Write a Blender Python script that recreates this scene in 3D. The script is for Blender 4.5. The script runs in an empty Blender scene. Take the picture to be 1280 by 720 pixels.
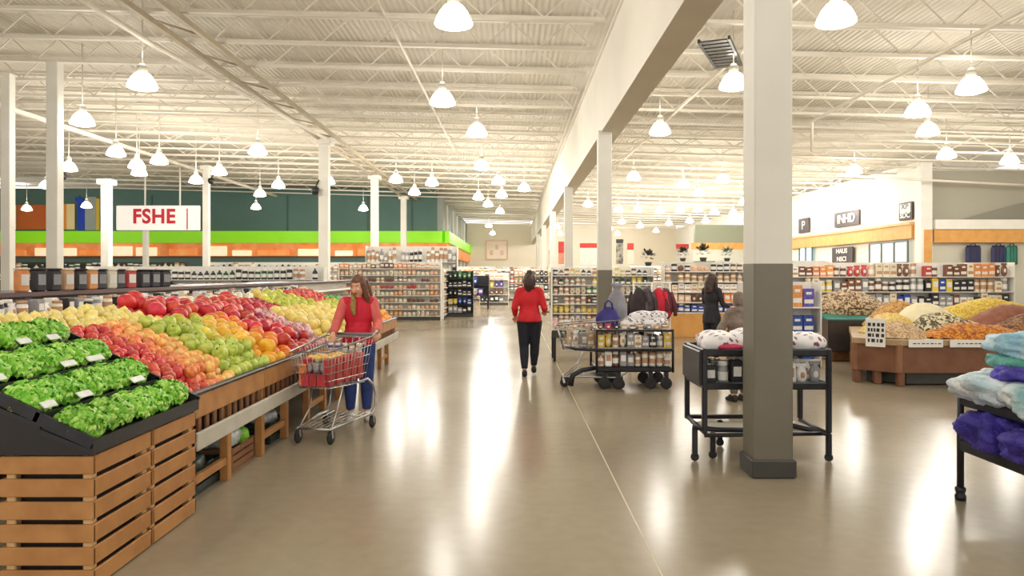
import bpy, math, random
from mathutils import Vector, Matrix, noise
R = random.Random(7)
PI = math.pi
F = 900.0; CX = 640.0; HY = 342.0; CZ = 1.65
SC = bpy.context.scene
COL = SC.collection

# ------------------------------------------------------------------ helpers
def px(x, y, D):
    return Vector(((x - CX) / F * D, D, CZ + (HY - y) / F * D))

def lin(h):
    if isinstance(h, str):
        h = h.lstrip('#'); c = [int(h[i:i+2], 16) / 255 for i in (0, 2, 4)]
    else:
        c = h
    return tuple((v / 12.92 if v <= .04045 else ((v + .055) / 1.055) ** 2.4) for v in c) + (1,)

MATS = {}
def mat(name, c1, c2=None, scale=8.0, rough=.55, metal=0.0, rnd=0.0, bump=0.0, bscale=None, emit=0.0, spec=.5, kind='noise', lo=.32, hi=.68):
    if name in MATS: return MATS[name]
    m = bpy.data.materials.new(name); m.use_nodes = True
    nt = m.node_tree; N = nt.nodes; L = nt.links
    p = N['Principled BSDF']
    p.inputs['Roughness'].default_value = rough
    p.inputs['Metallic'].default_value = metal
    p.inputs['Specular IOR Level'].default_value = spec
    a = lin(c1); b = lin(c2) if c2 else tuple(min(1, v * 1.18) for v in a[:3]) + (1,)
    tc = N.new('ShaderNodeTexCoord')
    if kind == 'voronoi':
        t = N.new('ShaderNodeTexVoronoi'); t.inputs['Scale'].default_value = scale
        src = t.outputs['Color']; 
        sep = N.new('ShaderNodeSeparateColor'); L.new(src, sep.inputs[0]); fac = sep.outputs[0]
        hgt = t.outputs['Distance']
    else:
        t = N.new('ShaderNodeTexNoise'); t.inputs['Scale'].default_value = scale; t.inputs['Detail'].default_value = 3
        fac = t.outputs['Fac']; hgt = fac
    L.new(tc.outputs['Object'], t.inputs['Vector'])
    ramp = N.new('ShaderNodeValToRGB')
    ramp.color_ramp.elements[0].position = lo; ramp.color_ramp.elements[1].position = hi
    ramp.color_ramp.elements[0].color = a; ramp.color_ramp.elements[1].color = b
    L.new(fac, ramp.inputs[0]); out = ramp.outputs[0]
    if rnd:
        oi = N.new('ShaderNodeObjectInfo'); mr = N.new('ShaderNodeMapRange')
        mr.inputs['To Min'].default_value = 1 - rnd; mr.inputs['To Max'].default_value = 1 + rnd
        L.new(oi.outputs['Random'], mr.inputs['Value'])
        hs = N.new('ShaderNodeHueSaturation'); L.new(mr.outputs[0], hs.inputs['Value']); L.new(out, hs.inputs['Color'])
        mr2 = N.new('ShaderNodeMapRange'); mr2.inputs['To Min'].default_value = .5 - rnd * .06; mr2.inputs['To Max'].default_value = .5 + rnd * .06
        mul = N.new('ShaderNodeMath'); mul.operation = 'MULTIPLY'; mul.inputs[1].default_value = 7.31
        fr = N.new('ShaderNodeMath'); fr.operation = 'FRACT'
        L.new(oi.outputs['Random'], mul.inputs[0]); L.new(mul.outputs[0], fr.inputs[0]); L.new(fr.outputs[0], mr2.inputs['Value'])
        L.new(mr2.outputs[0], hs.inputs['Hue'])
        out = hs.outputs[0]
    L.new(out, p.inputs['Base Color'])
    if bump:
        bp = N.new('ShaderNodeBump'); bp.inputs['Strength'].default_value = bump; bp.inputs['Distance'].default_value = .02
        if bscale:
            t2 = N.new('ShaderNodeTexNoise'); t2.inputs['Scale'].default_value = bscale
            L.new(tc.outputs['Object'], t2.inputs['Vector']); hgt = t2.outputs['Fac']
        L.new(hgt, bp.inputs['Height']); L.new(bp.outputs[0], p.inputs['Normal'])
    if emit:
        L.new(out, p.inputs['Emission Color']); p.inputs['Emission Strength'].default_value = emit
    MATS[name] = m
    return m

class B:
    """collects shapes, built into one mesh object"""
    def __init__(s): s.v = []; s.f = []; s.m = []; s.s = []; s.cur = 0
    def add(s, vs, fs, smooth=False, M=None):
        o = len(s.v)
        for q in vs:
            q = Vector(q); s.v.append(tuple(M @ q) if M else tuple(q))
        for f in fs:
            s.f.append([i + o for i in f]); s.m.append(s.cur); s.s.append(smooth)
        return s
    def box(s, c, d, M=None):
        x, y, z = c; a, b, h = d[0] / 2, d[1] / 2, d[2] / 2
        vs = [(x + i * a, y + j * b, z + k * h) for i in (-1, 1) for j in (-1, 1) for k in (-1, 1)]
        fs = [(0, 1, 3, 2), (4, 6, 7, 5), (0, 4, 5, 1), (2, 3, 7, 6), (0, 2, 6, 4), (1, 5, 7, 3)]
        return s.add(vs, fs, False, M)
    def cbox(s, c, d, e=.01, M=None):
        """box with chamfered vertical and top edges"""
        x, y, z = c; a, b, h = d[0] / 2, d[1] / 2, d[2] / 2; e = min(e, a * .8, b * .8, h * .8)
        def ring(i, zz):
            A, C = a - i, b - i
            return [(x - A + e, y - C, zz), (x + A - e, y - C, zz), (x + A, y - C + e, zz), (x + A, y + C - e, zz),
                    (x + A - e, y + C, zz), (x - A + e, y + C, zz), (x - A, y + C - e, zz), (x - A, y - C + e, zz)]
        vs = ring(e, z - h) + ring(0, z - h + e) + ring(0, z + h - e) + ring(e, z + h)
        fs = [tuple(range(7, -1, -1)), tuple(range(24, 32))]
        for k in range(3):
            for i in range(8):
                j = (i + 1) % 8
                fs.append((k * 8 + i, k * 8 + j, k * 8 + 8 + j, k * 8 + 8 + i))
        return s.add(vs, fs, False, M)
    def bar(s, p, q, w, h=None, up=(0, 0, 1)):
        p = Vector(p); q = Vector(q); d = (q - p).normalized(); h = h or w
        u = Vector(up)
        if abs(d.dot(u)) > .95: u = Vector((0, 1, 0))
        sx = d.cross(u).normalized(); uz = sx.cross(d)
        vs = []
        for e in (p, q):
            for i, j in ((-1, -1), (1, -1), (1, 1), (-1, 1)):
                vs.append(e + sx * i * w / 2 + uz * j * h / 2)
        return s.add(vs, [(3, 2, 1, 0), (4, 5, 6, 7), (0, 1, 5, 4), (1, 2, 6, 5), (2, 3, 7, 6), (3, 0, 4, 7)])
    def tube(s, pts, r, n=6, closed=False, M=None):
        P = [Vector(p) for p in pts]; k = len(P); vs = []; fs = []
        prev = None
        for i in range(k):
            if closed: d = P[(i + 1) % k] - P[i - 1]
            else: d = P[min(i + 1, k - 1)] - P[max(i - 1, 0)]
            d.normalize()
            if prev is None:
                u = Vector((0, 0, 1)) if abs(d.z) < .9 else Vector((1, 0, 0))
                a = d.cross(u).normalized()
            else:
                a = (prev - d * prev.dot(d)).normalized()
            prev = a; b = d.cross(a)
            rr = r[i] if isinstance(r, (list, tuple)) else r
            for j in range(n):
                t = 2 * PI * j / n
                vs.append(P[i] + (a * math.cos(t) + b * math.sin(t)) * rr)
        for i in range(k if closed else k - 1):
            i2 = (i + 1) % k
            for j in range(n):
                j2 = (j + 1) % n
                fs.append((i * n + j, i * n + j2, i2 * n + j2, i2 * n + j))
        if not closed:
            fs.append(tuple(range(n - 1, -1, -1))); fs.append(tuple(range((k - 1) * n, k * n)))
        return s.add(vs, fs, True, M)
    def lathe(s, prof, n=12, c=(0, 0, 0), M=None, caps=True):
        vs = []; fs = []
        for r, z in prof:
            for j in range(n):
                t = 2 * PI * j / n
                vs.append((c[0] + r * math.cos(t), c[1] + r * math.sin(t), c[2] + z))
        for i in range(len(prof) - 1):
            for j in range(n):
                j2 = (j + 1) % n
                fs.append((i * n + j, i * n + j2, (i + 1) * n + j2, (i + 1) * n + j))
        if caps:
            fs.append(tuple(range(n - 1, -1, -1))); fs.append(tuple(range((len(prof) - 1) * n, len(prof) * n)))
        return s.add(vs, fs, True, M)
    def ell(s, c, r, n=12, m=8, M=None, fn=None):
        c = Vector(c); vs = [c + Vector((0, 0, -r[2]))]; fs = []
        for i in range(1, m):
            a = -PI / 2 + PI * i / m
            for j in range(n):
                t = 2 * PI * j / n
                vs.append(c + Vector((r[0] * math.cos(a) * math.cos(t), r[1] * math.cos(a) * math.sin(t), r[2] * math.sin(a))))
        vs.append(c + Vector((0, 0, r[2])))
        for j in range(n):
            fs.append((0, 1 + (j + 1) % n, 1 + j))
            for i in range(m - 2):
                a = 1 + i * n
                fs.append((a + j, a + (j + 1) % n, a + n + (j + 1) % n, a + n + j))
            a = 1 + (m - 2) * n
            fs.append((a + j, a + (j + 1) % n, len(vs) - 1))
        if fn: vs = [fn(q) for q in vs]
        return s.add(vs, fs, True, M)
    def cap(s, p, r1, q, r2, n=10):
        """tapered capsule"""
        p = Vector(p); q = Vector(q); d = q - p
        L = d.length or 1e-6; d.normalize()
        pts = []; rr = []
        for a in (80, 55, 28): pts.append(p - d * r1 * math.sin(math.radians(a))); rr.append(r1 * math.cos(math.radians(a)))
        pts += [p, q]; rr += [r1, r2]
        for a in (28, 55, 80): pts.append(q + d * r2 * math.sin(math.radians(a))); rr.append(r2 * math.cos(math.radians(a)))
        return s.tube(pts, rr, n)
    def prism(s, poly, axis, a, b):
        """poly of 2-D points extruded along axis (0 x, 1 y, 2 z) from a to b"""
        n = len(poly); vs = []
        for t in (a, b):
            for u, w in poly:
                vs.append({0: (t, u, w), 1: (u, t, w), 2: (u, w, t)}[axis])
        fs = [tuple(range(n - 1, -1, -1)), tuple(range(n, 2 * n))]
        fs += [(i, (i + 1) % n, n + (i + 1) % n, n + i) for i in range(n)]
        return s.add(vs, fs)
    def mesh(s, name, mats):
        me = bpy.data.meshes.new(name)
        me.from_pydata(s.v, [], s.f)
        me.polygons.foreach_set('material_index', s.m)
        me.polygons.foreach_set('use_smooth', s.s)
        for m in (mats if isinstance(mats, (list, tuple)) else [mats]): me.materials.append(m)
        me.update()
        return me
    def build(s, name, mats, parent=None, loc=(0, 0, 0), rz=0.0, fix=True, **k):
        me = s.mesh(name, mats)
        if fix:
            import bmesh
            bm = bmesh.new(); bm.from_mesh(me); bmesh.ops.recalc_face_normals(bm, faces=bm.faces); bm.to_mesh(me); bm.free()
        o = bpy.data.objects.new(name, me); COL.objects.link(o)
        o.location = loc; o.rotation_euler = (0, 0, rz)
        if parent: o.parent = parent
        return tag(o, **k)

def tag(o, label=None, cat=None, group=None, kind=None):
    if label: o['label'] = label
    if cat: o['category'] = cat
    if group: o['group'] = group
    if kind: o['kind'] = kind
    return o

def empty(name, label, cat, loc=(0, 0, 0), rz=0, group=None, kind=None):
    o = bpy.data.objects.new(name, None); COL.objects.link(o); o.empty_display_size = .2
    o.location = loc; o.rotation_euler = (0, 0, rz)
    return tag(o, label, cat, group, kind)

KIDS = {}
def copy_tree(src, loc, rz=None, scale=None, label=None, group=None, kids=None):
    c = src.copy(); COL.objects.link(c); c.location = loc
    if rz is not None: c.rotation_euler = (0, 0, rz)
    if scale is not None: c.scale = scale if isinstance(scale, (tuple, list)) else (scale,) * 3
    if label: c['label'] = label
    if group: c['group'] = group
    for ch in (kids if kids is not None else list(src.children)):
        d = ch.copy(); COL.objects.link(d); d.parent = c
        for g in list(ch.children):
            e = g.copy(); COL.objects.link(e); e.parent = d
    return c

USED = set()
def place(src, loc, rot=(0, 0, 0), scale=(1, 1, 1), label=None, group=None, cat=None):
    """first call moves the prototype itself, later ones copy it"""
    if src.name in USED:
        o = src.copy(); COL.objects.link(o)
    else:
        USED.add(src.name); o = src
    o.location = loc; o.rotation_euler = rot; o.scale = scale
    return tag(o, label, cat, group)

FONTS = 0
def text(s, size, m, parent, loc, rot, name='lettering', extrude=.004, bold=0.0, sx=1.0, font_space=1.0):
    cu = bpy.data.curves.new(name, 'FONT'); cu.body = s; cu.size = size; cu.extrude = extrude; cu.offset = bold
    cu.align_x = 'CENTER'; cu.align_y = 'CENTER'; cu.space_character = font_space
    cu.materials.append(m)
    tmp = bpy.data.objects.new('tmp', cu); COL.objects.link(tmp)
    dg = bpy.context.evaluated_depsgraph_get(); dg.update()
    me = bpy.data.meshes.new_from_object(tmp.evaluated_get(dg)); me.name = name
    bpy.data.objects.remove(tmp); bpy.data.curves.remove(cu)
    if not me.materials: me.materials.append(m)
    o = bpy.data.objects.new(name, me); COL.objects.link(o); o.location = loc; o.rotation_euler = rot; o.scale = (sx, 1, 1)
    o.parent = parent
    return o

# ------------------------------------------------------------------ materials
cream = mat('cream_paint', '#ddd6c6', '#e6dfd0', 3, .7)
white_p = mat('white_paint', '#e9e6dd', '#f0ede6', 2, .6)
column_white = mat('column_white', '#dcd9cf', '#e4e1d8', 1.5, .6)
column_gray = mat('column_gray', '#6f6a5c', '#777264', 2, .55)
base_dark = mat('base_dark', '#3b3a36', '#44423d', 4, .5)
wood = mat('pine_wood', '#a9743f', '#bd8850', 6, .6)
wood_dark = mat('brown_wood', '#7c5234', '#8f6240', 7, .6)
wood_orange = mat('orange_wood', '#d69a4e', '#e3ab62', 3, .55)
black = mat('black_plastic', '#17171a', '#202024', 12, .4)
blackm = mat('black_metal', '#26262a', '#303036', 12, .38, .3)
inside = mat('dark_inside', '#2a211b', '#352a22', 5, .8)
chrome = mat('chrome_wire', '#b9bab9', '#cfcfcd', 6, .28, .9)
gray_board = mat('gray_board', '#b9b4a6', '#c9c4b6', 4, .6)
rubber = mat('dark_rubber', '#232323', '#2d2d2d', 10, .7)
white_card = mat('white_card', '#e8e6df', '#f2f0ea', 5, .6)
red_ink = mat('red_ink', '#d0192f', '#d8243a', 4, .5)
dark_ink = mat('dark_ink', '#2b2628', '#352f31', 4, .5)

# floor
def floor_mat():
    m = bpy.data.materials.new('polished_concrete'); m.use_nodes = True
    nt = m.node_tree; N = nt.nodes; L = nt.links; p = N['Principled BSDF']
    tc = N.new('ShaderNodeTexCoord')
    n1 = N.new('ShaderNodeTexNoise'); n1.inputs['Scale'].default_value = .35; n1.inputs['Detail'].default_value = 5
    n2 = N.new('ShaderNodeTexNoise'); n2.inputs['Scale'].default_value = 9; n2.inputs['Detail'].default_value = 6
    L.new(tc.outputs['Object'], n1.inputs['Vector']); L.new(tc.outputs['Object'], n2.inputs['Vector'])
    mx = N.new('ShaderNodeMath'); mx.operation = 'MULTIPLY_ADD'; mx.inputs[1].default_value = .35
    L.new(n2.outputs['Fac'], mx.inputs[0]); L.new(n1.outputs['Fac'], mx.inputs[2])
    r = N.new('ShaderNodeValToRGB'); r.color_ramp.elements[0].position = .45; r.color_ramp.elements[1].position = .95
    r.color_ramp.elements[0].color = lin('#958974'); r.color_ramp.elements[1].color = lin('#aca18b')
    L.new(mx.outputs[0], r.inputs[0]); L.new(r.outputs[0], p.inputs['Base Color'])
    rr = N.new('ShaderNodeMapRange'); rr.inputs['To Min'].default_value = .15; rr.inputs['To Max'].default_value = .25
    L.new(n1.outputs['Fac'], rr.inputs['Value']); L.new(rr.outputs[0], p.inputs['Roughness'])
    p.inputs['Specular IOR Level'].default_value = .16
    bp = N.new('ShaderNodeBump'); bp.inputs['Strength'].default_value = .04; bp.inputs['Distance'].default_value = .01
    L.new(n2.outputs['Fac'], bp.inputs['Height']); L.new(bp.outputs[0], p.inputs['Normal'])
    return m
FLOOR = floor_mat()

# ------------------------------------------------------------------ the building
S = dict(kind='structure')
def zj(x): return 6.9 - .03 * (x + 2)          # underside of the joists
XL, XR, YB, YF = -38.0, 24.0, -9.0, 80.0
B().box(((XL + XR) / 2, (YB + YF) / 2, -.05), (XR - XL, YF - YB, .1)).build('floor', FLOOR, **S)
B().box((.82, 34, .0006), (.012, 86, .0012)).build('floor_joint', mat('joint_filler', '#cdbf9f', '#d6c8aa', 3, .4), **S)

def deck_mat():
    m = mat('deck_paint', '#d0c9b9', '#d9d2c4', .6, .75)
    nt = m.node_tree; N = nt.nodes; L = nt.links
    tc = N.new('ShaderNodeTexCoord'); w = N.new('ShaderNodeTexWave'); w.bands_direction = 'X'; w.inputs['Scale'].default_value = 2.2
    L.new(tc.outputs['Object'], w.inputs['Vector'])
    bp = N.new('ShaderNodeBump'); bp.inputs['Strength'].default_value = .5; bp.inputs['Distance'].default_value = .06
    L.new(w.outputs['Fac'], bp.inputs['Height']); L.new(bp.outputs[0], N['Principled BSDF'].inputs['Normal'])
    return m
b = B()
zl, zr = zj(XL) + .75, zj(XR) + .75
b.add([(XL, YB, zl), (XR, YB, zr), (XR, YF, zr), (XL, YF, zl), (XL, YB, zl + .1), (XR, YB, zr + .1), (XR, YF, zr + .1), (XL, YF, zl + .1)],
      [(0, 1, 2, 3), (7, 6, 5, 4), (0, 4, 5, 1), (1, 5, 6, 2), (2, 6, 7, 3), (3, 7, 4, 0)])
b.build('ceiling', deck_mat(), **S)

joist_m = mat('joist_paint', '#d8d1c2', '#e0d9cb', 2, .65)
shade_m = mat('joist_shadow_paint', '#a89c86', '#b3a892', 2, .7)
SK = .026                                        # joists run slightly skew to the aisle
def joist(y, x0, x1, fine):
    b = B()
    def pt(x, dz): return (x, y - SK * x, zj(x) + dz)
    b.bar(pt(x0, .03), pt(x1, .03), .12, .07)
    b.bar(pt(x0, .66), pt(x1, .66), .12, .08)
    if fine:
        step = .62 if fine == 2 else 1.0
        n = int((x1 - x0) / step); up = False
        for i in range(n):
            a = x0 + i * (x1 - x0) / n; c = x0 + (i + 1) * (x1 - x0) / n
            b.bar(pt(a, .62 if up else .05), pt(c, .05 if up else .62), .03, .03)
            up = not up
    return b.build('ceiling_joist', joist_m, fix=False, **S)
y = 3.0
while y < 79:
    fine = 2 if y < 24 else (1 if y < 48 else 0)
    joist(y, max(XL, -.85 * y - 3), 1.9, fine)
    joist(y, 2.55, min(XR, .85 * y + 5), fine)
    y += 1.95 if y < 40 else 2.6
# the deep girder over the right-hand row of columns
b = B().box((2.26, 35.5, 5.83), (.36, 89, 1.80))
b.box((2.26, 35.5, 4.90), (.46, 89, .06)); b.box((2.26, 35.5, 6.75), (.46, 89, .06))
b.build('ceiling_girder_beam', mat('girder_paint', '#ded8ca', '#e6e0d3', .8, .6), **S)
# lattice girder over the left row
b = B()
for dx in (-.35, .35):
    b.bar((-7.2 + dx, -2, zj(-7.4) - .12), (-7.2 + dx, 79, zj(-7.4) - .12), .1, .12)
y = 3
while y < 60:
    b.bar((-7.55, y, zj(-7.4) - .1), (-6.85, y + 1.2, zj(-7.4) - .1), .04, .04); y += 2.4
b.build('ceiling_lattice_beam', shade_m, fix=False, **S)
b = B()
for dx in (0,):
    b.bar((-17, -2, zj(-17) - .12), (-17, 79, zj(-17) - .12), .14, .14)
b.build('ceiling_lattice_beam', joist_m, fix=False, **S)
# sprinkler and conduit pipes
def pipe(pts, r, label, m=joist_m):
    o = B().tube(pts, r, 8).build('sprinkler_pipe', m, label=label, cat='pipe')
pipe([(-8.0, 4, 6.75), (-8.0, 16, 6.75), (-7.0, 27, 6.72)], .06, 'cream overhead pipe running beside the left lattice girder')
pipe([(8.6, 11.5, 6.1), (8.7, 18, 6.1), (8.75, 21, 6.08), (8.75, 21, 5.2)], .045, 'cream overhead pipe right of the near column turning down at its end')
pipe([(-2.6, 6, 6.8), (-2.4, 30, 6.8)], .03, 'thin cream conduit under the roof above the main aisle')
pipe([(5.2, 10, 6.55), (4.8, 34, 6.6)], .035, 'thin cream conduit under the roof right of the deep beam')
pipe([(13.5, 30, 5.75), (22.5, 30.5, 5.35)], .05, 'white pipe along the roof edge above the grey wall at right')
# roof vent
b = B()
for i in range(9): b.bar((3.9 + i * .1, 14.9 + i * .22, 6.42), (4.4 + i * .1, 14.7 + i * .22, 6.42), .13, .03)
b.bar((3.85, 14.85, 6.44), (4.75, 16.75, 6.44), .05, .08); b.bar((4.4, 14.6, 6.44), (5.25, 16.5, 6.44), .05, .08)
b.build('ceiling_vent', base_dark, label='dark slatted vent grille under the roof right of the deep beam', cat='vent')

# columns
def column(x, y, w, top, gray=True, cap=False):
    col = B().cbox((x, y, top / 2), (w, w * .93, top), .012).build('column', column_white, **S)
    if gray:
        B().cbox((x, y, .87), (w + .006, w * .93 + .006, 1.74), .012).build('column_gray_panel', column_gray, parent=col)
        B().cbox((x, y, .075), (w + .05, w * .93 + .05, .15), .012).build('column_base_trim', base_dark, parent=col)
    if cap:
        B().cbox((x, y, top - .12), (w * 1.7, w * 1.7, .24), .03).build('column_cap_trim', column_white, parent=col)
for yy in (5.95, 16.45, 26.9, 37.3, 47.7, 58.1):
    column(2.11, yy, .31, 4.9)
for yy in (28.4, 38.8, 49.2):
    column(-7.4, yy, .38, 6.95, False, True)
column(-12.0, 18.9, .3, 7.2, False)
column(-14.0, 20.0, .26, 7.2, False)
column(-17.0, 30.2, .34, 5.6, False, True)
column(-15.7, 37.0, .3, 7.2, False, True)
column(-20.6, 40.5, .26, 5.0, False)

# market front at the left, facing the camera, with its green band
teal = mat('teal_wall', '#4d6d66', '#55766e', .3, .6)
teal2 = mat('gray_teal_wall', '#8b9189', '#969c94', .3, .6)
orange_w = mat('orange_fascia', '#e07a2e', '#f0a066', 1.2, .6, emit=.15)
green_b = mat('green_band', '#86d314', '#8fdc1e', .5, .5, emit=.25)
B().box((-21.71, 52.2, 3.9), (32.6, .4, 7.8)).build('wall_left_front', teal, **S)
b = B(); b.box((-5.2, 66, 3.6), (.4, 28, 7.2)); b.build('wall_left_side', teal2, **S)
for i in range(5):
    B().box((-4.95, 55 + i * 5, 3.45), (.1, .35, 6.8)).build('trim_%d' % (i + 1), white_p, **S)
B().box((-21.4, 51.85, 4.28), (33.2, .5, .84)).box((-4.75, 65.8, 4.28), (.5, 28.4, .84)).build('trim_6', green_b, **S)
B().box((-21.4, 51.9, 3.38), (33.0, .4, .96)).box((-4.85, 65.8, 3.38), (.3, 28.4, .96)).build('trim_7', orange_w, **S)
for xx in (-31.2, -26, -16.2, -10.4, -7.2):
    B().box((xx, 51.97, 6.0), (.08, .06, 2.6)).build('trim_8', mat('teal_seam', '#3b5650', '#3f5a54', 1, .6), **S)
# lit panels in the fascia
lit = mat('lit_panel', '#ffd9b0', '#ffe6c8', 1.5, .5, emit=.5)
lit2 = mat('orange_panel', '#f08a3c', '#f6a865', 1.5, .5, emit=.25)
xs = -36.5; i = 0
while xs < -6:
    w = R.uniform(1.2, 2.6); h = R.uniform(.35, .75)
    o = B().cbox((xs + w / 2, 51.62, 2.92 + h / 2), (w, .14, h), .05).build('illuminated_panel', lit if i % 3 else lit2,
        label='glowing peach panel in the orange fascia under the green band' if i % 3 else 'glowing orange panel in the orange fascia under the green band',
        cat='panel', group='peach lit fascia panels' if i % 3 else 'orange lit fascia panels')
    xs += w + R.uniform(.15, .9); i += 1
# panels on the teal wall
def wallpanel(x0, x1, y0, y1, m, label, arch=False, dpt=51.9):
    a = px(x0, y1, dpt); c = px(x1, y0, dpt)
    b = B()
    if arch:
        r = (c.x - a.x)
        pts = [(a.x, a.z), (c.x, a.z), (c.x, c.z - r * .6), (c.x - r * .25, c.z - r * .1), (c.x - r * .6, c.z), (a.x - r * .35, c.z), (a.x - r * .35, c.z - r * .5), (a.x, c.z - r * .6)]
        b.prism(pts, 1, dpt - .1, dpt)
    else:
        b.cbox(((a.x + c.x) / 2, dpt - .06, (a.z + c.z) / 2), (c.x - a.x, .12, c.z - a.z), .03)
    b.build('wall_mounted_panel', m, label=label, cat='panel')
wallpanel(22, 62, 256, 287, mat('rust_panel', '#c8642a', '#d2702f', .5, .6), 'rust orange square panel on the teal wall at far left')
wallpanel(76, 84, 255, 287, mat('orange_stripe', '#e8912f', '#f0a040', .5, .6), 'narrow orange panel on the teal wall right of the column')
wallpanel(84, 94, 255, 287, mat('pale_yellow', '#f2dca0', '#f7e4b0', .5, .6), 'pale yellow panel on the teal wall left of the blue arch')
wallpanel(10, 21, 256, 287, MATS['pale_yellow'], 'pale yellow panel at the left end of the teal wall')
wallpanel(98, 107, 247, 288, mat('royal_blue', '#1238b4', '#1a44c4', .5, .5), 'tall blue arched panel on the teal wall', True)
wallpanel(121, 125, 248, 288, mat('yellow_stripe', '#d8b52e', '#e0c040', .5, .6), 'thin yellow strip on the teal wall beside the white column')
wallpanel(107, 121, 246, 288, mat('gray_panel', '#9aa39b', '#a5aea6', .5, .6), 'grey panel on the teal wall between the blue arch and yellow strip')

# far wall, right-hand walls
B().box((6.5, 80.1, 3.6), (23.5, .2, 7.2)).build('wall_back', mat('far_wall', '#e9dfca', '#efe6d4', .1, .7), **S)
wallR = mat('right_wall', '#e6e3d8', '#edeae0', .15, .7)
B().box((18.15, 56, 3.3), (.3, 48.4, 6.6)).build('wall_right', wallR, **S)
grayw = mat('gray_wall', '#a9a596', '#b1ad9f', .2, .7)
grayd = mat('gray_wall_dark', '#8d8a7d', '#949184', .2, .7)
B().box((21.2, 31.95, 3.1), (6.0, .3, 6.2)).build('wall_right_front', grayw, **S)
a = px(1166, 284, 31.7); c = px(1300, 248, 31.7)
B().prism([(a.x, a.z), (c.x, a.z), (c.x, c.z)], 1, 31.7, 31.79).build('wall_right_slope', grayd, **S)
B().box((21.2, 31.72, 1.6), (6.0, .16, 3.2)).build('wall_right_lower', mat('warm_wall', '#cfccbd', '#d6d3c5', .2, .7), **S)
a = px(1149, 0, 31.5).x; c = px(1163, 0, 31.5).x
B().box(((a + c) / 2, 31.6, 3.25), (c - a, .5, 6.5)).build('wall_right_corner', white_p, **S)
B().box((XR + .1, 12, 3.2), (.2, 42, 6.4)).build('wall_right_near', wallR, **S)
B().box((XL - .1, 22, 4.2), (.2, 62, 8.4)).build('wall_left', cream, **S)
# orange timber bands
B().box((17.9, 49, 3.53), (.3, 34, .62)).build('trim_9', wood_orange, **S)
B().box((17.86, 49, 3.9), (.36, 34, .12)).build('trim_10', mat('tan_lip', '#d9b27a', '#e2bd88', 2, .6), **S)
z0 = px(0, 303, 31.4).z; z1 = px(0, 287, 31.4).z
B().box((21.35, 31.5, (z0 + z1) / 2), (5.9, .3, z1 - z0)).build('trim_11', wood_orange, **S)
B().box((px(1159, 0, 31.4).x, 31.42, z1 / 2), (.35, .16, z1)).build('trim_12', wood_orange, **S)
B().box((21.35, 31.42, z1 + .22), (5.9, .3, .42)).build('trim_13', white_p, **S)
# far right annex block with its own band
B().box((16.1, 55.3, 2.7), (4.2, .5, 5.35)).build('wall_back_annex', mat('sage_wall', '#8f9682', '#99a08c', .2, .7), **S)
B().box((16.0, 54.98, 3.75), (4.6, .2, .5)).build('trim_14', wood_orange, **S)
B().box((16.0, 54.98, 3.05), (4.4, .12, .9)).build('trim_15', mat('sage_light', '#c9ccc0', '#d2d5ca', .3, .7), **S)

# ------------------------------------------------------------------ lamps
glow = mat('lamp_glow', '#fff2dc', '#fff6e6', 2, .5, emit=5.5)
glow.cycles.emission_sampling = 'NONE'
lamp_metal = mat('lamp_metal', '#cfcabd', '#d9d4c8', 4, .4, .3)
def make_lamp():
    t = empty('pendant_lamp', 'x', 'ceiling lamp')
    prof = [(.09, .30), (.15, .27), (.22, .18), (.27, .08), (.30, 0), (.29, -.02), (.2, -.05), (.05, -.07)]
    B().lathe([(r, z) for r, z in prof[::-1]], 20).build('lamp_shade', glow, t)
    B().lathe([(.06, .28), (.1, .30), (.1, .42), (.05, .48)], 12).build('lamp_housing', lamp_metal, t)
    B().tube([(0, 0, .46), (0, 0, .98)], .015, 6).build('lamp_cord', lamp_metal, t)
    return t
lamp0 = make_lamp()
LP = [(567, 22, 'round lamp at the top of the main aisle'), (1045, 20, 'large round lamp at the top right beside the near column'),
      (178, 103, 'lamp over the left columns above the white and red sign'), (553, 124, 'lamp below the topmost one over the main aisle'),
      (917, 103, 'lamp just left of the near white column'), (1214, 108, 'rightmost large lamp near the photo edge'),
      (596, 164, 'third lamp down the main aisle row'), (602, 207, 'fourth lamp down the main aisle row'),
      (825, 162, 'lamp between the second column and the near column'), (1147, 138, 'lamp hanging left of the rightmost large lamp'),
      (1160, 163, 'lamp hanging just under its brighter neighbour at right'), (322, 188, 'lamp over the green fascia between two white columns'),
      (103, 150, 'lamp beside the tall thin column at far left'), (1068, 213, 'lamp in front of the white wall above the dark lettered sign'),
      (1183, 193, 'lamp at the corner of the white and grey walls'), (1262, 200, 'lamp against the grey wall at far right'),
      (792, 221, 'lamp right of the second column below the beam'), (495, 224, 'lamp above the right end of the teal wall'),
      (518, 240, 'lamp lowest over the right end of the teal wall')]
FARL = [(903, 224), (873, 241), (854, 230), (623, 226), (627, 243), (145, 190), (174, 215), (199, 200), (86, 209), (274, 214), (598, 246), (655, 235), (610, 255), (625, 264), (940, 239), (930, 252),
        (773, 262), (797, 262), (825, 264), (850, 262), (872, 262), (893, 265), (917, 266), (777, 277), (800, 282), (836, 279), (862, 276), (882, 276), (1006, 250), (1040, 239), (1050, 242), (1101, 237),
        (752, 268), (735, 255), (245, 225), (348, 231), (410, 226), (325, 242), (171, 206), (540, 228)]
ZL = 5.72
lamps = []
used0 = [False]
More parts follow.
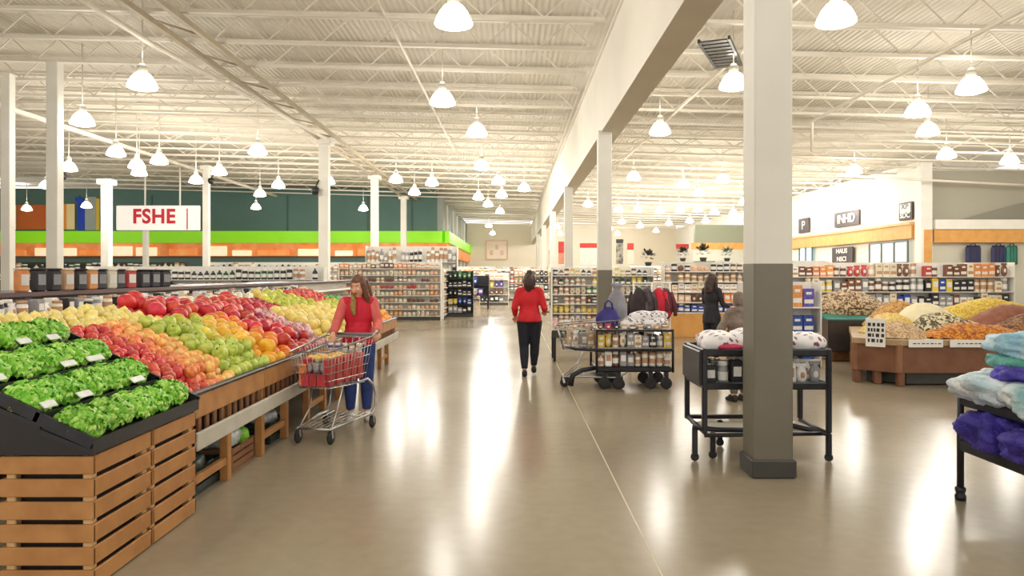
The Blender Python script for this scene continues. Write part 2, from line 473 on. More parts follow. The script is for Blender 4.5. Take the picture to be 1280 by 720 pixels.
def put_lamp(x, y, label, group):
    D = F * (ZL + .1 - CZ) / (HY - y)
    D = min(D, 77); X = (x - CX) / F * D; z = CZ + (HY - y) / F * D - .1
    s = (1.05, 1.05, (zj(X) + .68 - z) / .98 if False else 1.05)
    if not used0[0]:
        o = lamp0; used0[0] = True; o.location = (X, D, z); o.scale = s
    else:
        o = copy_tree(lamp0, (X, D, z), scale=s)
    o['label'] = label
    if group: o['group'] = group
    # the cord reaches up to the roof
    for ch in o.children:
        if ch.name.startswith('lamp_cord'):
            k = (zj(X) + .7 - z) / 1.05
            ch.scale = (1, 1, (k - .46) / .52); ch.location = (0, 0, .46 * (1 - ch.scale[2]))
    lamps.append((X, D, z))
for x, y, l in LP: put_lamp(x, y, 'glowing white ' + l, None)
for x, y in FARL:
    side = 'left of the deep beam' if x < 690 else 'right of the deep beam'
    put_lamp(x, y, 'small far glowing white dome lamp in the group ' + side, 'far dome lamps ' + side)
def light(loc, power, r=.3, col=(1, .965, .9)):
    d = bpy.data.lights.new('lamp_bulb_light', 'POINT'); d.energy = power; d.shadow_soft_size = r; d.color = col
    o = bpy.data.objects.new('lamp_bulb_light', d); COL.objects.link(o); o.location = loc
PW = 118; UP = 7
for X, D, z in lamps:
    light((X, D, z - .38), PW * (1 if D < 25 else 1.1 if D < 40 else 1.25 if D < 58 else 1.8))
    light((X, D, z + .62), UP, .15)
# hall lamps behind and beside the camera; far ones added to brighten the walls
for X, D in [(-1.0, 6), (-6, 5.5), (4.5, 5.0), (9.5, 4), (-1, -2), (-7, -1), (5, -2), (11, 1), (-12, 10), (13, 12), (-18, 22), (-22, 34), (-26, 44), (-31, 46), (-16, 45), (-9.5, 46), (-2, 62), (4, 64), (9, 66), (14, 70), (-2, 74), (5, 75), (11, 75), (20.5, 26)]:
    o = copy_tree(lamp0, (X, D, ZL), scale=1.05, label='glowing white dome lamp hanging overhead or added beyond the nearer lamp rows', group='further dome lamps of the hall')
    light((X, D, ZL - .38), PW * (.75 if D < 25 else 1.1 if D < 40 else 1.3 if D < 58 else 2.0))
    light((X, D, ZL + .62), UP, .15)
# ------------------------------------------------------------------ slatted crates and lettuce tray
def slat_crate(y0, y1, label):
    x0, x1, top = -2.67, -2.18, .70
    t = empty('slatted_crate', label, 'crate', ((x0 + x1) / 2, (y0 + y1) / 2, 0))
    ox, oy = (x0 + x1) / 2, (y0 + y1) / 2
    hx, hy = (x1 - x0) / 2, (y1 - y0) / 2
    sp = .119; n = 6
    for name, sgn in (('front_slats', -1), ('back_slats', 1)):
        b = B()
        for i in range(n):
            z = .055 + i * sp
            b.cbox((0, sgn * (hy - .009), z), (2 * hx, .018, .094), .004)
        b.build(name, wood, t)
    for name, sgn in (('side_slats', 1), ('side_slats', -1)):
        b = B()
        for i in range(n):
            z = .055 + i * sp
            b.cbox((sgn * (hx - .009), 0, z), (.018, 2 * hy - .002, .094), .004)
        b.build(name, wood, t)
    for i in (-1, 1):
        for j in (-1, 1):
            B().cbox((i * (hx - .045), j * (hy - .045), .35), (.05, .05, .70), .006).build('corner_post', mat('pale_pine', '#c9a06a', '#d6b07c', 7, .6), t)
    B().box((0, 0, .35), (2 * hx - .14, 2 * hy - .14, .66)).build('crate_shade_block', inside, t)  # dark block stands in for the shade inside the slats
    return t
slat_crate(3.75, 4.36, 'nearest wooden slatted crate under the lettuce tray')
slat_crate(4.37, 4.97, 'second wooden slatted crate, behind the nearest one and beside the table')

tr = empty('lettuce_tray', 'sloped black tray holding four rows of green lettuce', 'tray', (-2.2, 3.74, .705))
def P_(dx, z): return (-dx, z)
# side panel below the slope
for yy in (.0, 1.225):
    b = B(); b.prism([(0.02, .0), (-1.2, .0), (-1.2, .60), (0.02, .03)], 1, yy, yy + .02)
    b.build('side_panel', mat('tray_side', '#1c1716', '#221c1a', 6, .5), tr)
b = B(); b.prism([(-.02, .0), (-1.2, .0), (-1.2, .55), (-.02, .02)], 1, .03, 1.215); b.build('tray_bed', black, tr)
SL = .50
for i in range(4):
    # each row is a shallow black pan stepping up the slope
    x0 = -.0 - i * .275; z0 = .035 + i * .275 * SL
    b = B()
    b.prism([(x0 + .03, z0 - .03), (x0 + .03, z0 + .045), (x0 + .015, z0 + .045), (x0 + .01, z0), (x0 - .25, z0 + .25 * SL - .02), (x0 - .25, z0 + .25 * SL - .05)], 1, -.01, 1.25)
    b.build('row_pan', black, tr)
    for yy in (-.012, 1.242):
        b = B(); b.bar((x0 + .03, yy, z0 + .03), (x0 - .27, yy, z0 + .03 + .28 * SL), .02, .06)
        b.build('pan_rim', blackm, tr)

leaf_g = mat('lettuce_green', '#4ea51a', '#90d63c', 30, .5, rnd=.1)
leaf_g2 = mat('lettuce_light', '#84cc3a', '#c6ee7c', 30, .5, rnd=.08)
def lettuce(seed, name):
    r = random.Random(seed); b = B()
    def curl(c, out, size):
        out = out.normalized(); u = out.cross(Vector((.3, .2, 1))).normalized(); w = out.cross(u)
        vs = []; fs = []; n = 5
        ph = r.uniform(0, 6)
        for i in range(n):
            for j in range(n):
                s, t = i / (n - 1) - .5, j / (n - 1) - .5
                rad = math.hypot(s, t)
                wob = .22 * math.sin(5 * math.atan2(t, s) + ph) * rad + .12 * math.sin(11 * s + ph) * .5
                vs.append(c + (u * s + w * t) * size * (1.15 - .3 * rad) + out * size * (-.9 * rad * rad + wob))
        for i in range(n - 1):
            for j in range(n - 1):
                fs.append((i * n + j, i * n + j + 1, (i + 1) * n + j + 1, (i + 1) * n + j))
        b.add(vs, fs, True)
    b.ell((0, 0, .04), (.118, .108, .06), 10, 6)
    for k in range(420):
        a = r.uniform(0, 2 * PI); e = math.asin(r.uniform(.0, 1)) 
        d = Vector((math.cos(a) * math.cos(e), math.sin(a) * math.cos(e), math.sin(e)))
        e2 = (abs(d.x) ** 3 + abs(d.y) ** 3 + abs(d.z) ** 2.5) ** (-1 / 3)
        c = Vector((d.x * .128 * e2, d.y * .115 * e2, .03 + d.z * e2 * .08)) * r.uniform(.88, 1.12)
        b.cur = 1 if r.random() < .45 else 0
        curl(c, d + Vector((r.uniform(-1, 1), r.uniform(-1, 1), r.uniform(-.2, .8))), r.uniform(.03, .05))
    return b.build(name, [leaf_g, leaf_g2], fix=False)
lets = [lettuce(s, 'curly_lettuce') for s in (1, 2, 3)]
rows = ['bottom row of the black tray', 'second row up in the black tray', 'third row up in the black tray', 'top row of the black tray']
pos_word = ['nearest end', 'second from near', 'middle', 'second from far', 'far end']
for i in range(4):
    for k in range(5):
        x = -2.2 - .125 - i * .275; z = .705 + .045 + (.125 + i * .275) * SL
        yy = 3.74 + .135 + k * .245
        src = lets[(i * 2 + k) % 3] 
        place(src, (x, yy, z - .005), (R.uniform(-.1, .1), math.atan(SL) * .8, R.uniform(-.35, .35)), (.80, 1.1, R.uniform(.9, 1.05)),
              'curly green lettuce, %s of the %s in the black tray' % (pos_word[k], ['bottom row', 'second row up', 'third row up', 'top row'][i]),
              'lettuce heads in the black tray', 'lettuce')
tag_m = mat('price_tag_white', '#e4e8e6', '#f2f4f2', 8, .45)
tagp = B().cbox((0, 0, 0), (.045, .135, .01), .004).build('price_tag', tag_m)
cnt = 0
for i in range(1, 4):
    for k, yy in enumerate((3.80, 4.12, 4.42, 4.70)):
        if (i + k) % 4 == 3: continue
        x = -2.2 + .03 - i * .275; z = .705 + .035 + i * .275 * SL + .085
        place(tagp, (x, yy, z), (0, .75, R.uniform(-.12, .12)), (1, R.uniform(.75, 1.15), 1),
              'white price tag %s on the ledge above the %s lettuce row' % (['at the near end', 'second along', 'third along', 'at the far end'][k], ['', 'bottom', 'second', 'third'][i]),
              'price tags on the lettuce tray', 'price tag')
    
# ------------------------------------------------------------------ the long produce table
TX, TZ, TW, TSL = -2.26, .70, 1.78, .275
table_words = ['nearest', 'second nearest', 'third', 'fourth', 'fifth', 'farthest']
for i in range(6):
    y0 = 5.0 + i * 1.48; y1 = y0 + 1.47; L = y1 - y0
    t = empty('produce_table', table_words[i] + ' sloped wooden produce table of the long row', 'produce table', (TX, y0, 0), group='sloped produce tables in one row')
    b = B(); b.prism([(0, TZ - .02), (0, TZ + .02), (-TW, TZ + .02 + TW * TSL), (-TW, TZ - .02 + TW * TSL)], 1, 0, L); b.build('sloped_bed', inside, t)
    b = B(); b.cbox((.015, L / 2, TZ + .005), (.04, L, .17), .008); b.build('front_board', wood, t)
    b = B(); b.cbox((.018, L / 2, TZ + .1), (.06, L, .025), .006); b.build('front_lip', blackm, t)
    b = B()
    n = 11
    for k in range(n):
        yy = .06 + k * (L - .12) / (n - 1)
        b.cbox((.0, yy, .55), (.02, .055, .16), .004)
    b.cbox((-.012, L / 2, .62), (.02, L - .06, .03), .004); b.build('apron_slats', wood_dark, t)
    B().cbox((.065, L / 2, .475), (.03, L, .125), .006).build('bumper_board', gray_board, t)
    for yy in (.05, L * .5 + .02):
        for xx in (-.03, -1.6):
            B().cbox((xx, yy, .31 if xx > -1 else .5), (.07, .075, .62 if xx > -1 else 1.0), .006).build('leg', wood if xx > -1 else wood_dark, t)
    B().cbox((-.03, L * .27, .16), (.045, L * .45, .06), .005).build('stretcher', wood, t)
    B().box((-.75, L / 2, .38), (.02, L, .7)).build('back_board', inside, t)
    B().box((-TW - .01, L / 2, .64), (.02, L, 1.26)).build('rear_panel', wood_dark, t)

# crates and bags on the floor under the tables
def crate(y, x, m, label, L=.5):
    t = empty('storage_bin', label, 'bin', (x, y, 0))
    b = B()
    w, h = .36, .2
    b.box((0, 0, .01), (w, L, .02))
    for sx in (-1, 1):
        for z in (.05, .11, .17): b.box((sx * w / 2, 0, z), (.015, L, .045))
    for sy in (-1, 1):
        for z in (.05, .11, .17): b.box((0, sy * L / 2, z), (w, .015, .045))
    for sx in (-1, 1):
        for sy in (-1, 1): b.box((sx * (w / 2 - .01), sy * (L / 2 - .01), .1), (.03, .03, .2))
    b.build('bin_body', m, t)
    B().tube([(w / 2, -.06, .19), (w / 2 + .02, -.04, .21), (w / 2 + .02, .04, .21), (w / 2, .06, .19)], .008, 6).build('handle', m, t)
    return t
def lumpy(name, m, r, seed, amp=.18, fr=3.0, n=22, mm=14, **k):
    b = B()
    def fn(q):
        d = noise.noise(q * fr / max(r) * .3 + Vector((seed * 3.1, seed, 0))) * amp + noise.noise(q * fr / max(r) + Vector((seed, 0, 5))) * amp * .4
        return q * (1 + d)
    def sq(q):
        x, y, z = q.x / r[0], q.y / r[1], q.z / r[2]
        e = 3.0; s = (abs(x) ** e + abs(y) ** e + abs(z) ** 2.2) ** (-1 / e) if (x or y or z) else 1
        nrm = math.sqrt(x * x + y * y + z * z) or 1
        return fn(Vector((q.x * s, q.y * s, q.z * (1 + (s - 1) * .5))))
    b.ell((0, 0, 0), r, n, mm, fn=sq)
    return b.build(name, m, **k)
binm = mat('dark_green_bin', '#1c2a26', '#24332e', 6, .5)
crate(5.55, -2.52, binm, 'dark storage bin on the floor under the nearest produce table')
crate(6.2, -2.5, wood_dark, 'brown slatted bin on the floor under the nearest table, right one')
crate(7.2, -2.52, binm, 'dark storage bin on the floor under the second table')
bag_sil = mat('silver_bag', '#8f9a98', '#dfe6e4', 14, .3, bump=.6, bscale=18)
for x, y, z, m, r, lab in [(-2.5, 5.45, .22, mat('dark_bag', '#20302c', '#33443f', 12, .35, bump=.5), (.15, .18, .09), 'dark bag in the storage bin under the nearest table'),
                          (-2.48, 6.1, .25, bag_sil, (.14, .16, .1), 'crumpled silver bag in the bin under the nearest table'),
                          (-2.46, 6.36, .22, leaf_g, (.12, .1, .08), 'bunch of green leaves in the bin under the nearest table'),
                          (-2.5, 7.2, .22, bag_sil, (.13, .2, .08), 'crumpled silver bag in the bin under the second table')]:
    lumpy('bag' if 'bag' in lab else 'leaf_bunch', m, r, R.random() * 9, .3, loc=(x, y, z), label=lab, cat='bag' if 'bag' in lab else 'greens')

# fruit
def fruit(name, m, prof, n=14, stem=True, bumps=0, elong=1.0):
    b = B()
    pr = prof
    b.lathe(pr, n, caps=True)
    if elong != 1 or bumps:
        vs = []
        for q in b.v:
            q = Vector(q)
            d = 1 + bumps * noise.noise(q * 2.6 + Vector((3, 1, 7)))
            vs.append((q.x * elong * d, q.y * d, q.z * d))
        b.v = vs
    if stem:
        b.cur = 1
        b.tube([(0, 0, .36), (.02, 0, .46), (.05, .01, .54)], .035, 5)
    return b.build(name, [m, wood_dark])
def ap(d=.5): return [(.02, -.42), (.2, -.47), (.36, -.38), (.47, -.16), (.5, .06), (.45, .27), (.32, .42), (.16, .45), (.05, .38)]
def rd(): return [(.03, -.5), (.2, -.46), (.36, -.35), (.47, -.17), (.5, 0), (.47, .17), (.36, .35), (.2, .46), (.03, .5)]
FR = {
 'apple': (fruit('red_apple', mat('apple_red', '#c3202a', '#dd5a44', 3.5, .35, rnd=.18), ap()), .098, 'small red apple'),
 'peach': (fruit('peach', mat('peach_skin', '#e2603c', '#f3b36a', 2.6, .5, rnd=.15), ap(), stem=False), .1, 'red and orange peach'),
 'apricot': (fruit('apricot', mat('apricot_skin', '#f0a04a', '#f6d486', 2.8, .5, rnd=.13), ap(), stem=False), .102, 'yellow orange apricot'),
 'lemon': (fruit('lemon', mat('lemon_skin', '#ecd66a', '#f5eaa6', 3, .45, rnd=.12), [(.03, -.62), (.1, -.54), (.3, -.4), (.46, -.18), (.5, 0), (.46, .18), (.3, .4), (.1, .54), (.03, .62)], stem=False, elong=1.0), .1, 'pale yellow lemon'),
 'pear': (fruit('green_pear', mat('guava_skin', '#9db52f', '#cfdb6c', 3.2, .45, rnd=.16, bump=.2), ap(), bumps=.16), .135, 'knobbly light green pear'),
 'mango_y': (fruit('yellow_mango', mat('mango_yellow', '#eba21c', '#f5cf45', 2.2, .4, rnd=.14), rd(), stem=False, elong=1.35, bumps=.1), .14, 'plump yellow mango'),
 'mango_g': (fruit('green_mango', mat('mango_green', '#c3ba2a', '#e6cf4a', 2.0, .4, rnd=.16), rd(), stem=False, elong=1.3, bumps=.1), .13, 'yellow green mango'),
 'mango_o': (fruit('orange_mango', mat('mango_orange', '#ea6a1e', '#f49a38', 2.2, .4, rnd=.12), rd(), stem=False, elong=1.25, bumps=.1), .145, 'orange mango'),
 'tomato': (fruit('red_mango', mat('big_red', '#bb1424', '#dc4a3c', 1.6, .35, rnd=.2), rd(), stem=False, elong=1.25, bumps=.12), .16, 'large red mango'),
 'plum': (fruit('red_plum', mat('plum_red', '#a51632', '#c8364a', 2.2, .35, rnd=.25), ap(), stem=False), .115, 'dark red plum'),
 'radish': (fruit('pink_turnip', mat('turnip_skin', '#c65a70', '#f2e0da', 1.4, .4, rnd=.15), ap()), .12, 'white and pink turnip'),
 'onion': (fruit('white_onion', mat('onion_white', '#e6dfb8', '#f3efd6', 3, .4, rnd=.1), ap()), .12, 'creamy white onion'),
 'melon': (fruit('yellow_melon', mat('melon_skin', '#edd052', '#f6e79a', 2.2, .45, rnd=.12), rd(), stem=False, bumps=.08), .15, 'round yellow melon'),
 'lime': (fruit('lime', mat('lime_skin', '#a6b818', '#d8d646', 2.5, .4, rnd=.2), rd(), stem=False, elong=1.15), .125, 'yellow green lime'),
 'orange': (fruit('orange', mat('orange_skin', '#f0901c', '#f8b840', 3, .45, rnd=.12), rd(), stem=False), .115, 'bright orange'),
 'pepper': (fruit('green_pepper', mat('pepper_green', '#3f9a2c', '#7cc04a', 2.5, .35, rnd=.2), ap(), bumps=.2), .13, 'green bell pepper'),
 'redapple2': (fruit('far_red_apple', mat('far_red', '#cf2f2a', '#e3664a', 3, .4, rnd=.2), ap()), .12, 'bright red apple at the far back'),
}
def kind(y, t):
    """which produce lies at distance y along the table and t up the slope"""
    if t > 1.52 and 7.9 < y < 10.8 : return 'onion'
    if y < 7.1 and t > 1.3: return 'lemon' if y > 5.3 else 'onion'
    if t > 1.12 and 7.1 <= y < 9.6: return 'tomato'
    u = y - .5 * t + .05 * math.sin(5 * t)
    if t > .9 and 9.6 <= y < 10.4: return 'plum'
    if u < 5.42: return 'apple'
    if u < 5.62: return 'peach'
    if u < 5.95: return 'apricot'
    if u < 6.5: return 'pear' if t < 1.15 else 'lemon'
    if u < 6.8: return 'pear' if t < .35 or .75 < t < .95 else 'mango_g'
    if u < 7.2: return 'mango_y' if t < .9 else 'mango_g'
    if u < 7.5: return 'mango_o'
    if u < 8.1: return 'tomato'
    if u < 8.55: return 'plum'
    if u < 8.95: return 'radish'
    if u < 10.2: return 'melon' if (t < .9) else ('lime' if t < 1.45 else 'melon')
    if u < 11.4: return 'orange' if t < .4 else ('melon' if t < .85 else 'lime')
    if u < 12.6: return 'orange' if t < .5 else ('lime' if t < 1.0 else 'redapple2')
    return 'orange' if t < .35 else ('lime' if t < .8 else 'pepper' if t < 1.2 else 'redapple2')
PLACE_FR = {'apple': 'in the red band next to the lettuce tray', 'peach': 'in the reddish band beside the red apples', 'apricot': 'in the pale orange band left of the green pears',
  'lemon': 'along the back ridge behind the lettuce and apples', 'pear': 'in the green band in the middle of the near tables', 'mango_y': 'in the yellow band right of the green pears',
  'mango_g': 'in the yellow green band behind the pears', 'mango_o': 'in the orange band beside the large red mangoes', 'tomato': 'in the wide red heap at the back and middle',
  'plum': 'in the dark red band left of the woman with the cart', 'radish': 'in the pink and white band behind the plums', 'onion': 'on the creamy ridge at the back of the heap',
  'melon': 'in the pale yellow heap beside the woman with the cart', 'lime': 'in the yellow green heap behind the melons', 'orange': 'at the front edge right of the woman with the cart',
  'pepper': 'in the green patch at the far end of the table', 'redapple2': 'in the strip along the rear edge'}
nrm = Vector((-TSL * -1, 0, 1)).normalized()
slope_a = math.atan(TSL); ca = math.cos(slope_a)
FC = {}
def put_fruit(k, x, y, z, s):
    src, d, nm = FR[k]
    FC[k] = FC.get(k, 0) + 1
    place(src, (x, y, z), (R.uniform(-.5, .5), R.uniform(-.5, .5), R.uniform(0, 6.28)), (d * s,) * 3,
          nm + ' ' + PLACE_FR[k], nm + 's ' + PLACE_FR[k], 'fruit' if k not in ('radish', 'onion', 'pepper') else 'vegetable')
occ = []
cell = {}
def free(x, y, t, r):
    ci, cj = int(t / .2), int(y / .2)
    for i in (-1, 0, 1):
        for j in (-1, 0, 1):
            for (yy, tt, rr) in cell.get((ci + i, cj + j), ()):
                if (yy - y) ** 2 + (tt - t) ** 2 < ((r + rr) * .93) ** 2: return False
    cell.setdefault((ci, cj), []).append((y, t, r)); return True
# a greedy packing over the slope, then a second course in the hollows
def bed(t): return TZ + .03 + t * TSL
y = 5.04
step = .032
base = []
while y < 13.82:
    t = .06
    while t < TW - .06:
        yy = y + R.uniform(-.01, .01); tt = t + R.uniform(-.01, .01)
        k = kind(yy, tt); d = FR[k][1] * R.uniform(.92, 1.05)
        if tt > d * .45 and yy + d / 2 < 13.87 and free(0, yy, tt, d / 2):
            base.append((k, yy, tt, d))
        t += step
    y += step
for k, yy, tt, d in base:
    put_fruit(k, TX - tt * ca / ca, yy, bed(tt) + d * .46, d / FR[k][1])
cell.clear()
top = []
rr_ = random.Random(3)
tries = list(base); rr_.shuffle(tries)
for k, yy, tt, d in tries:
    y2 = yy + d * .5; t2 = tt + d * .29
    k2 = kind(y2, t2)
    if t2 > TW - .08 or t2 < .14 or y2 > 13.7: continue
    d2 = FR[k2][1] * rr_.uniform(.92, 1.03)
    if free(0, y2, t2, d2 / 2 * 1.0): put_fruit(k2, TX - t2, y2, bed(t2) + d * .46 + d2 * .72, d2 / FR[k2][1])
print('FRUIT', sum(FC.values()), FC)

# price cards hanging above the far fruit
# ------------------------------------------------------------------ refrigerated case behind the produce
case_top = mat('case_top', '#4a3033', '#5a3a3c', 2, .35)
cs = empty('display_counter', 'long dark topped counter with red brown edge behind the produce', 'counter', (-5.35, 6, 0))
B().cbox((-.75, 9.0, 1.40), (1.5, 18.4, .05), .01).build('counter_top', mat('counter_dark', '#2c2729', '#3a3335', 2, .3), cs)
B().cbox((.02, 9.0, 1.415), (.05, 18.4, .06), .015).build('front_edge', case_top, cs)
B().box((-.8, 9.0, .68), (1.2, 18.2, 1.36)).build('counter_body', mat('counter_body', '#d8d2c2', '#e2dccd', 2, .5), cs)
for z, dx in ((1.19, .38), (.96, .5)):
    B().cbox((dx - .3, 9.0, z), (.9, 18.2, .03), .008).build('shelf', white_p, cs)
# ------------------------------------------------------------------ shelf goods
PAL = {'cream': ('#e8dcc0', '#f3ead6'), 'orange': ('#e08a48', '#eea96c'), 'red': ('#b8323a', '#cc4c50'), 'brown': ('#6d4632', '#855a42'), 'white': ('#e9e6e0', '#f4f2ee'),
       'yellow': ('#e2c13c', '#edd466'), 'black': ('#26242a', '#36333a'), 'blue': ('#23409c', '#3c5cb4'), 'green': ('#3d7a44', '#5a9a58'), 'tan': ('#c99d72', '#d8b48e'),
       'purple': ('#4a3c98', '#6a5cb4'), 'pink': ('#dca0a0', '#e8bcb8'), 'darkgreen': ('#27402f', '#34523c'), 'gray': ('#8d8c90', '#a6a5a8'), 'peach': ('#e9b48c', '#f2cdae')}
WORD = {'darkgreen': 'dark green', 'gray': 'grey'}
def pm(c): return mat('goods_' + c, PAL[c][0], PAL[c][1], 6, .45, rnd=.12)
GP = {}
def good(k, c):
    """a unit good: 1 wide, 1 deep, 1 tall, standing on z=0"""
    if (k, c) in GP: return GP[(k, c)]
    b = B(); m2 = white_card if c not in ('white', 'cream') else mat('label_tan', '#b98d6a', '#c89e7c', 6, .5)
    if k == 'bottle':
        b.lathe([(.36, 0), (.42, .03), (.42, .52), (.36, .62), (.16, .74), (.14, .86)], 10); b.cur = 1
        b.lathe([(.435, .16), (.435, .44)], 10, caps=False); b.lathe([(.17, .86), (.17, 1.0)], 8)
    elif k == 'jar':
        b.lathe([(.38, 0), (.45, .04), (.45, .72), (.38, .8)], 10); b.cur = 1; b.lathe([(.42, .8), (.42, .98), (.38, 1.0)], 10); b.lathe([(.46, .2), (.46, .55)], 10, caps=False)
    elif k == 'carton':
        b.cbox((0, 0, .5), (.94, .9, 1.0), .05); b.cur = 1; b.box((0, -.455, .55), (.66, .02, .4))
    elif k == 'pouch':
        vs = []
        b.ell((0, 0, .46), (.47, .4, .46), 12, 8, fn=lambda q: Vector((q.x, q.y * (1.15 - .75 * q.z), q.z)))
        b.prism([(-.42, .84), (.42, .84), (.46, 1.0), (-.46, 1.0)], 1, -.03, .03); b.cur = 1
        b.ell((0, -.18, .42), (.26, .2, .2), 8, 6)
    elif k == 'loaf':
        b.ell((0, 0, .36), (.48, .45, .38), 12, 8, fn=lambda q: Vector((q.x, q.y, max(q.z, .02)))); b.cur = 1
        for i in (-1, 0, 1): b.ell((i * .22, 0, .62), (.05, .3, .12), 6, 4)
    elif k == 'box':
        b.cbox((0, 0, .5), (.98, .95, 1.0), .04); b.cur = 1; b.box((0, -.48, .3), (.8, .02, .22)); b.box((0, -.48, .75), (.5, .02, .14))
    o = b.build('sale_' + {'bottle': 'bottle', 'jar': 'jar', 'carton': 'carton', 'pouch': 'pouch', 'loaf': 'loaf', 'box': 'box'}[k], [pm(c), m2])
    GP[(k, c)] = o
    return o
def put_good(k, c, loc, dims, rz, where):
    w = WORD.get(c, c)
    return place(good(k, c), loc, (0, 0, rz), dims, '%s %s %s' % (w, k, where), '%s %s %s' % (w, {'box': 'boxes', 'pouch': 'pouches', 'loaf': 'loaves'}.get(k, k + 's'), where), k)

def gondola(label, where, x, y, L, H, nsh, rz, rows, w=.2, depth=.42, z0=.12, frame=white_p, basem=None, back=None, seed=1, header=False, legs=False, fill=.97, ends=True):
    """shelving with its front at local -y; rows: list per shelf (bottom to top) of (kinds, colours)"""
    r = random.Random(seed)
    t = empty('shelf_unit', label, 'shelf unit', (x, y, 0), rz)
    if legs:
        for sx in (-1, 1):
            for sy in (-1, 1): B().cbox((sx * (L / 2 - .03), sy * (depth / 2 - .03) + depth / 2, z0 / 2), (.05, .05, z0), .005).build('leg', frame, t)
    else:
        B().cbox((0, depth / 2, z0 / 2), (L, depth, z0), .01).build('base_plinth', basem or base_dark, t)
    B().box((0, depth - .015, (H + z0) / 2), (L, .03, H - z0)).build('back_panel', back or frame, t)
    if ends:
        for sx in (-1, 1):
            B().cbox((sx * (L / 2 + .012), depth / 2, H / 2), (.024, depth, H), .005).build('end_panel', frame, t)
    gap = (H - z0) / nsh
    M = Matrix.Rotation(rz, 4, 'Z')
    for i in range(nsh):
        z = z0 + i * gap
        B().cbox((0, depth / 2 - .01, z + .012), (L - .01, depth, .024), .004).build('shelf', frame, t)
        if i >= len(rows) or not rows[i]: continue
        ks, cs = rows[i]
        u = -L / 2 + w * .55; k = r.choice(ks); c = r.choice(cs); run = r.randint(1, 3)
        while u < L / 2 - w * .45:
            if run == 0: k = r.choice(ks); c = r.choice(cs); run = r.randint(1, 3)
            run -= 1
            if r.random() < fill:
                ww = w * r.uniform(.9, 1.0); hh = gap * r.uniform(.62, .92)
                p = M @ Vector((u, .03 + ww * .5, z + .025)); 
                put_good(k, c, (x + p.x, y + p.y, p.z), (ww, min(ww, depth * .9), hh), rz, where)
            u += w
    if header:
        B().cbox((0, depth / 2, H + .12), (L, .08, .24), .02).build('header_board', header, t)
    return t

WARM = ['cream', 'orange', 'tan', 'peach', 'brown', 'red', 'cream', 'orange']
# bread and pastry wall in the left middle distance
rows = [(['loaf', 'pouch'], ['tan', 'cream', 'orange']), (['loaf', 'pouch'], ['peach', 'cream']), (['loaf'], ['cream', 'tan', 'brown']), (['loaf', 'pouch'], ['orange', 'tan', 'cream']),
        (['loaf'], ['red', 'peach']), (['loaf', 'jar'], ['cream', 'brown', 'tan']), (['pouch', 'loaf'], ['peach', 'cream']), (['jar', 'carton'], ['tan', 'brown', 'orange'])]
gondola('tall white shelving stacked with bread and pastries beyond the produce tables', 'on the tall bread shelving beyond the produce', -4.35, 25.6, 3.6, 2.05, 8, 0, rows, .16, seed=2)
gondola('end shelving of cream packets at the right side of the bread shelving', 'on the end shelving facing the main aisle', -2.45, 27.0, 2.2, 1.85, 7, PI / 2, [(['loaf', 'pouch', 'jar'], ['cream', 'white', 'peach', 'tan'])] * 7, .2, seed=3)
gondola('tall white frame with dark bottles on its top shelf behind the bread shelving', 'on the top shelf of the white frame behind the bread', -4.0, 28.6, 3.6, 2.75, 4, 0, [None, None, (['bottle', 'jar'], ['black', 'white', 'brown']), (['bottle', 'jar'], ['black', 'gray', 'white'])], .17, seed=4, ends=True)
gondola('dark stand of blue and yellow goods right of the bread shelving', 'on the dark stand right of the bread shelving', -1.98, 27.5, .95, 1.75, 5, 0, [(['box', 'carton'], ['black', 'gray']), (['pouch', 'box'], ['yellow', 'blue']), (['pouch', 'box'], ['yellow', 'black']), (['box'], ['blue', 'black']), (['pouch'], ['darkgreen', 'green'])], .18, frame=blackm, seed=5)
gondola('legged stand of purple and white packs in the far main aisle', 'on the legged stand in the far main aisle', -1.85, 33.5, 1.5, 1.55, 2, 0, [(['pouch', 'carton'], ['purple', 'white', 'purple']), (['pouch', 'jar'], ['white', 'brown', 'blue'])], .25, z0=.62, legs=True, frame=blackm, seed=6)
gondola('far stand of orange and mixed packs left of the aisle end', 'on the far stand of orange packs', -.95, 38, 1.5, 1.7, 4, 0, [(['carton', 'pouch'], ['black', 'white', 'gray']), (['pouch', 'box'], ['orange', 'brown', 'white']), (['pouch'], ['orange', 'purple', 'yellow']), (['jar'], ['brown', 'tan', 'yellow'])], .25, frame=white_p, seed=7)
for i, (x, y, L, lab) in enumerate([(-2.8, 50, 3.2, 'left of the aisle end'), (.9, 52, 3.4, 'straight down the main aisle'), (5.2, 50, 4.2, 'behind the white columns'), (10.0, 48, 4.2, 'right of the white columns')]):
    gondola('very far long shelving of mixed goods ' + lab, 'on the very far shelving ' + lab, x, y, L, 2.15, 4, 0, [(['carton', 'pouch', 'jar'], ['brown', 'cream', 'orange', 'black', 'tan', 'white', 'peach'])] * 4, .3, seed=20 + i)
gondola('far low shelving of purple, orange and brown goods across the aisle end', 'on the far low shelving across the aisle end', -.2, 44, 5.6, 1.95, 4, 0, [(['pouch', 'carton', 'jar'], ['purple', 'orange', 'brown', 'cream', 'black', 'red', 'tan', 'white', 'yellow'])] * 4, .26, seed=31)
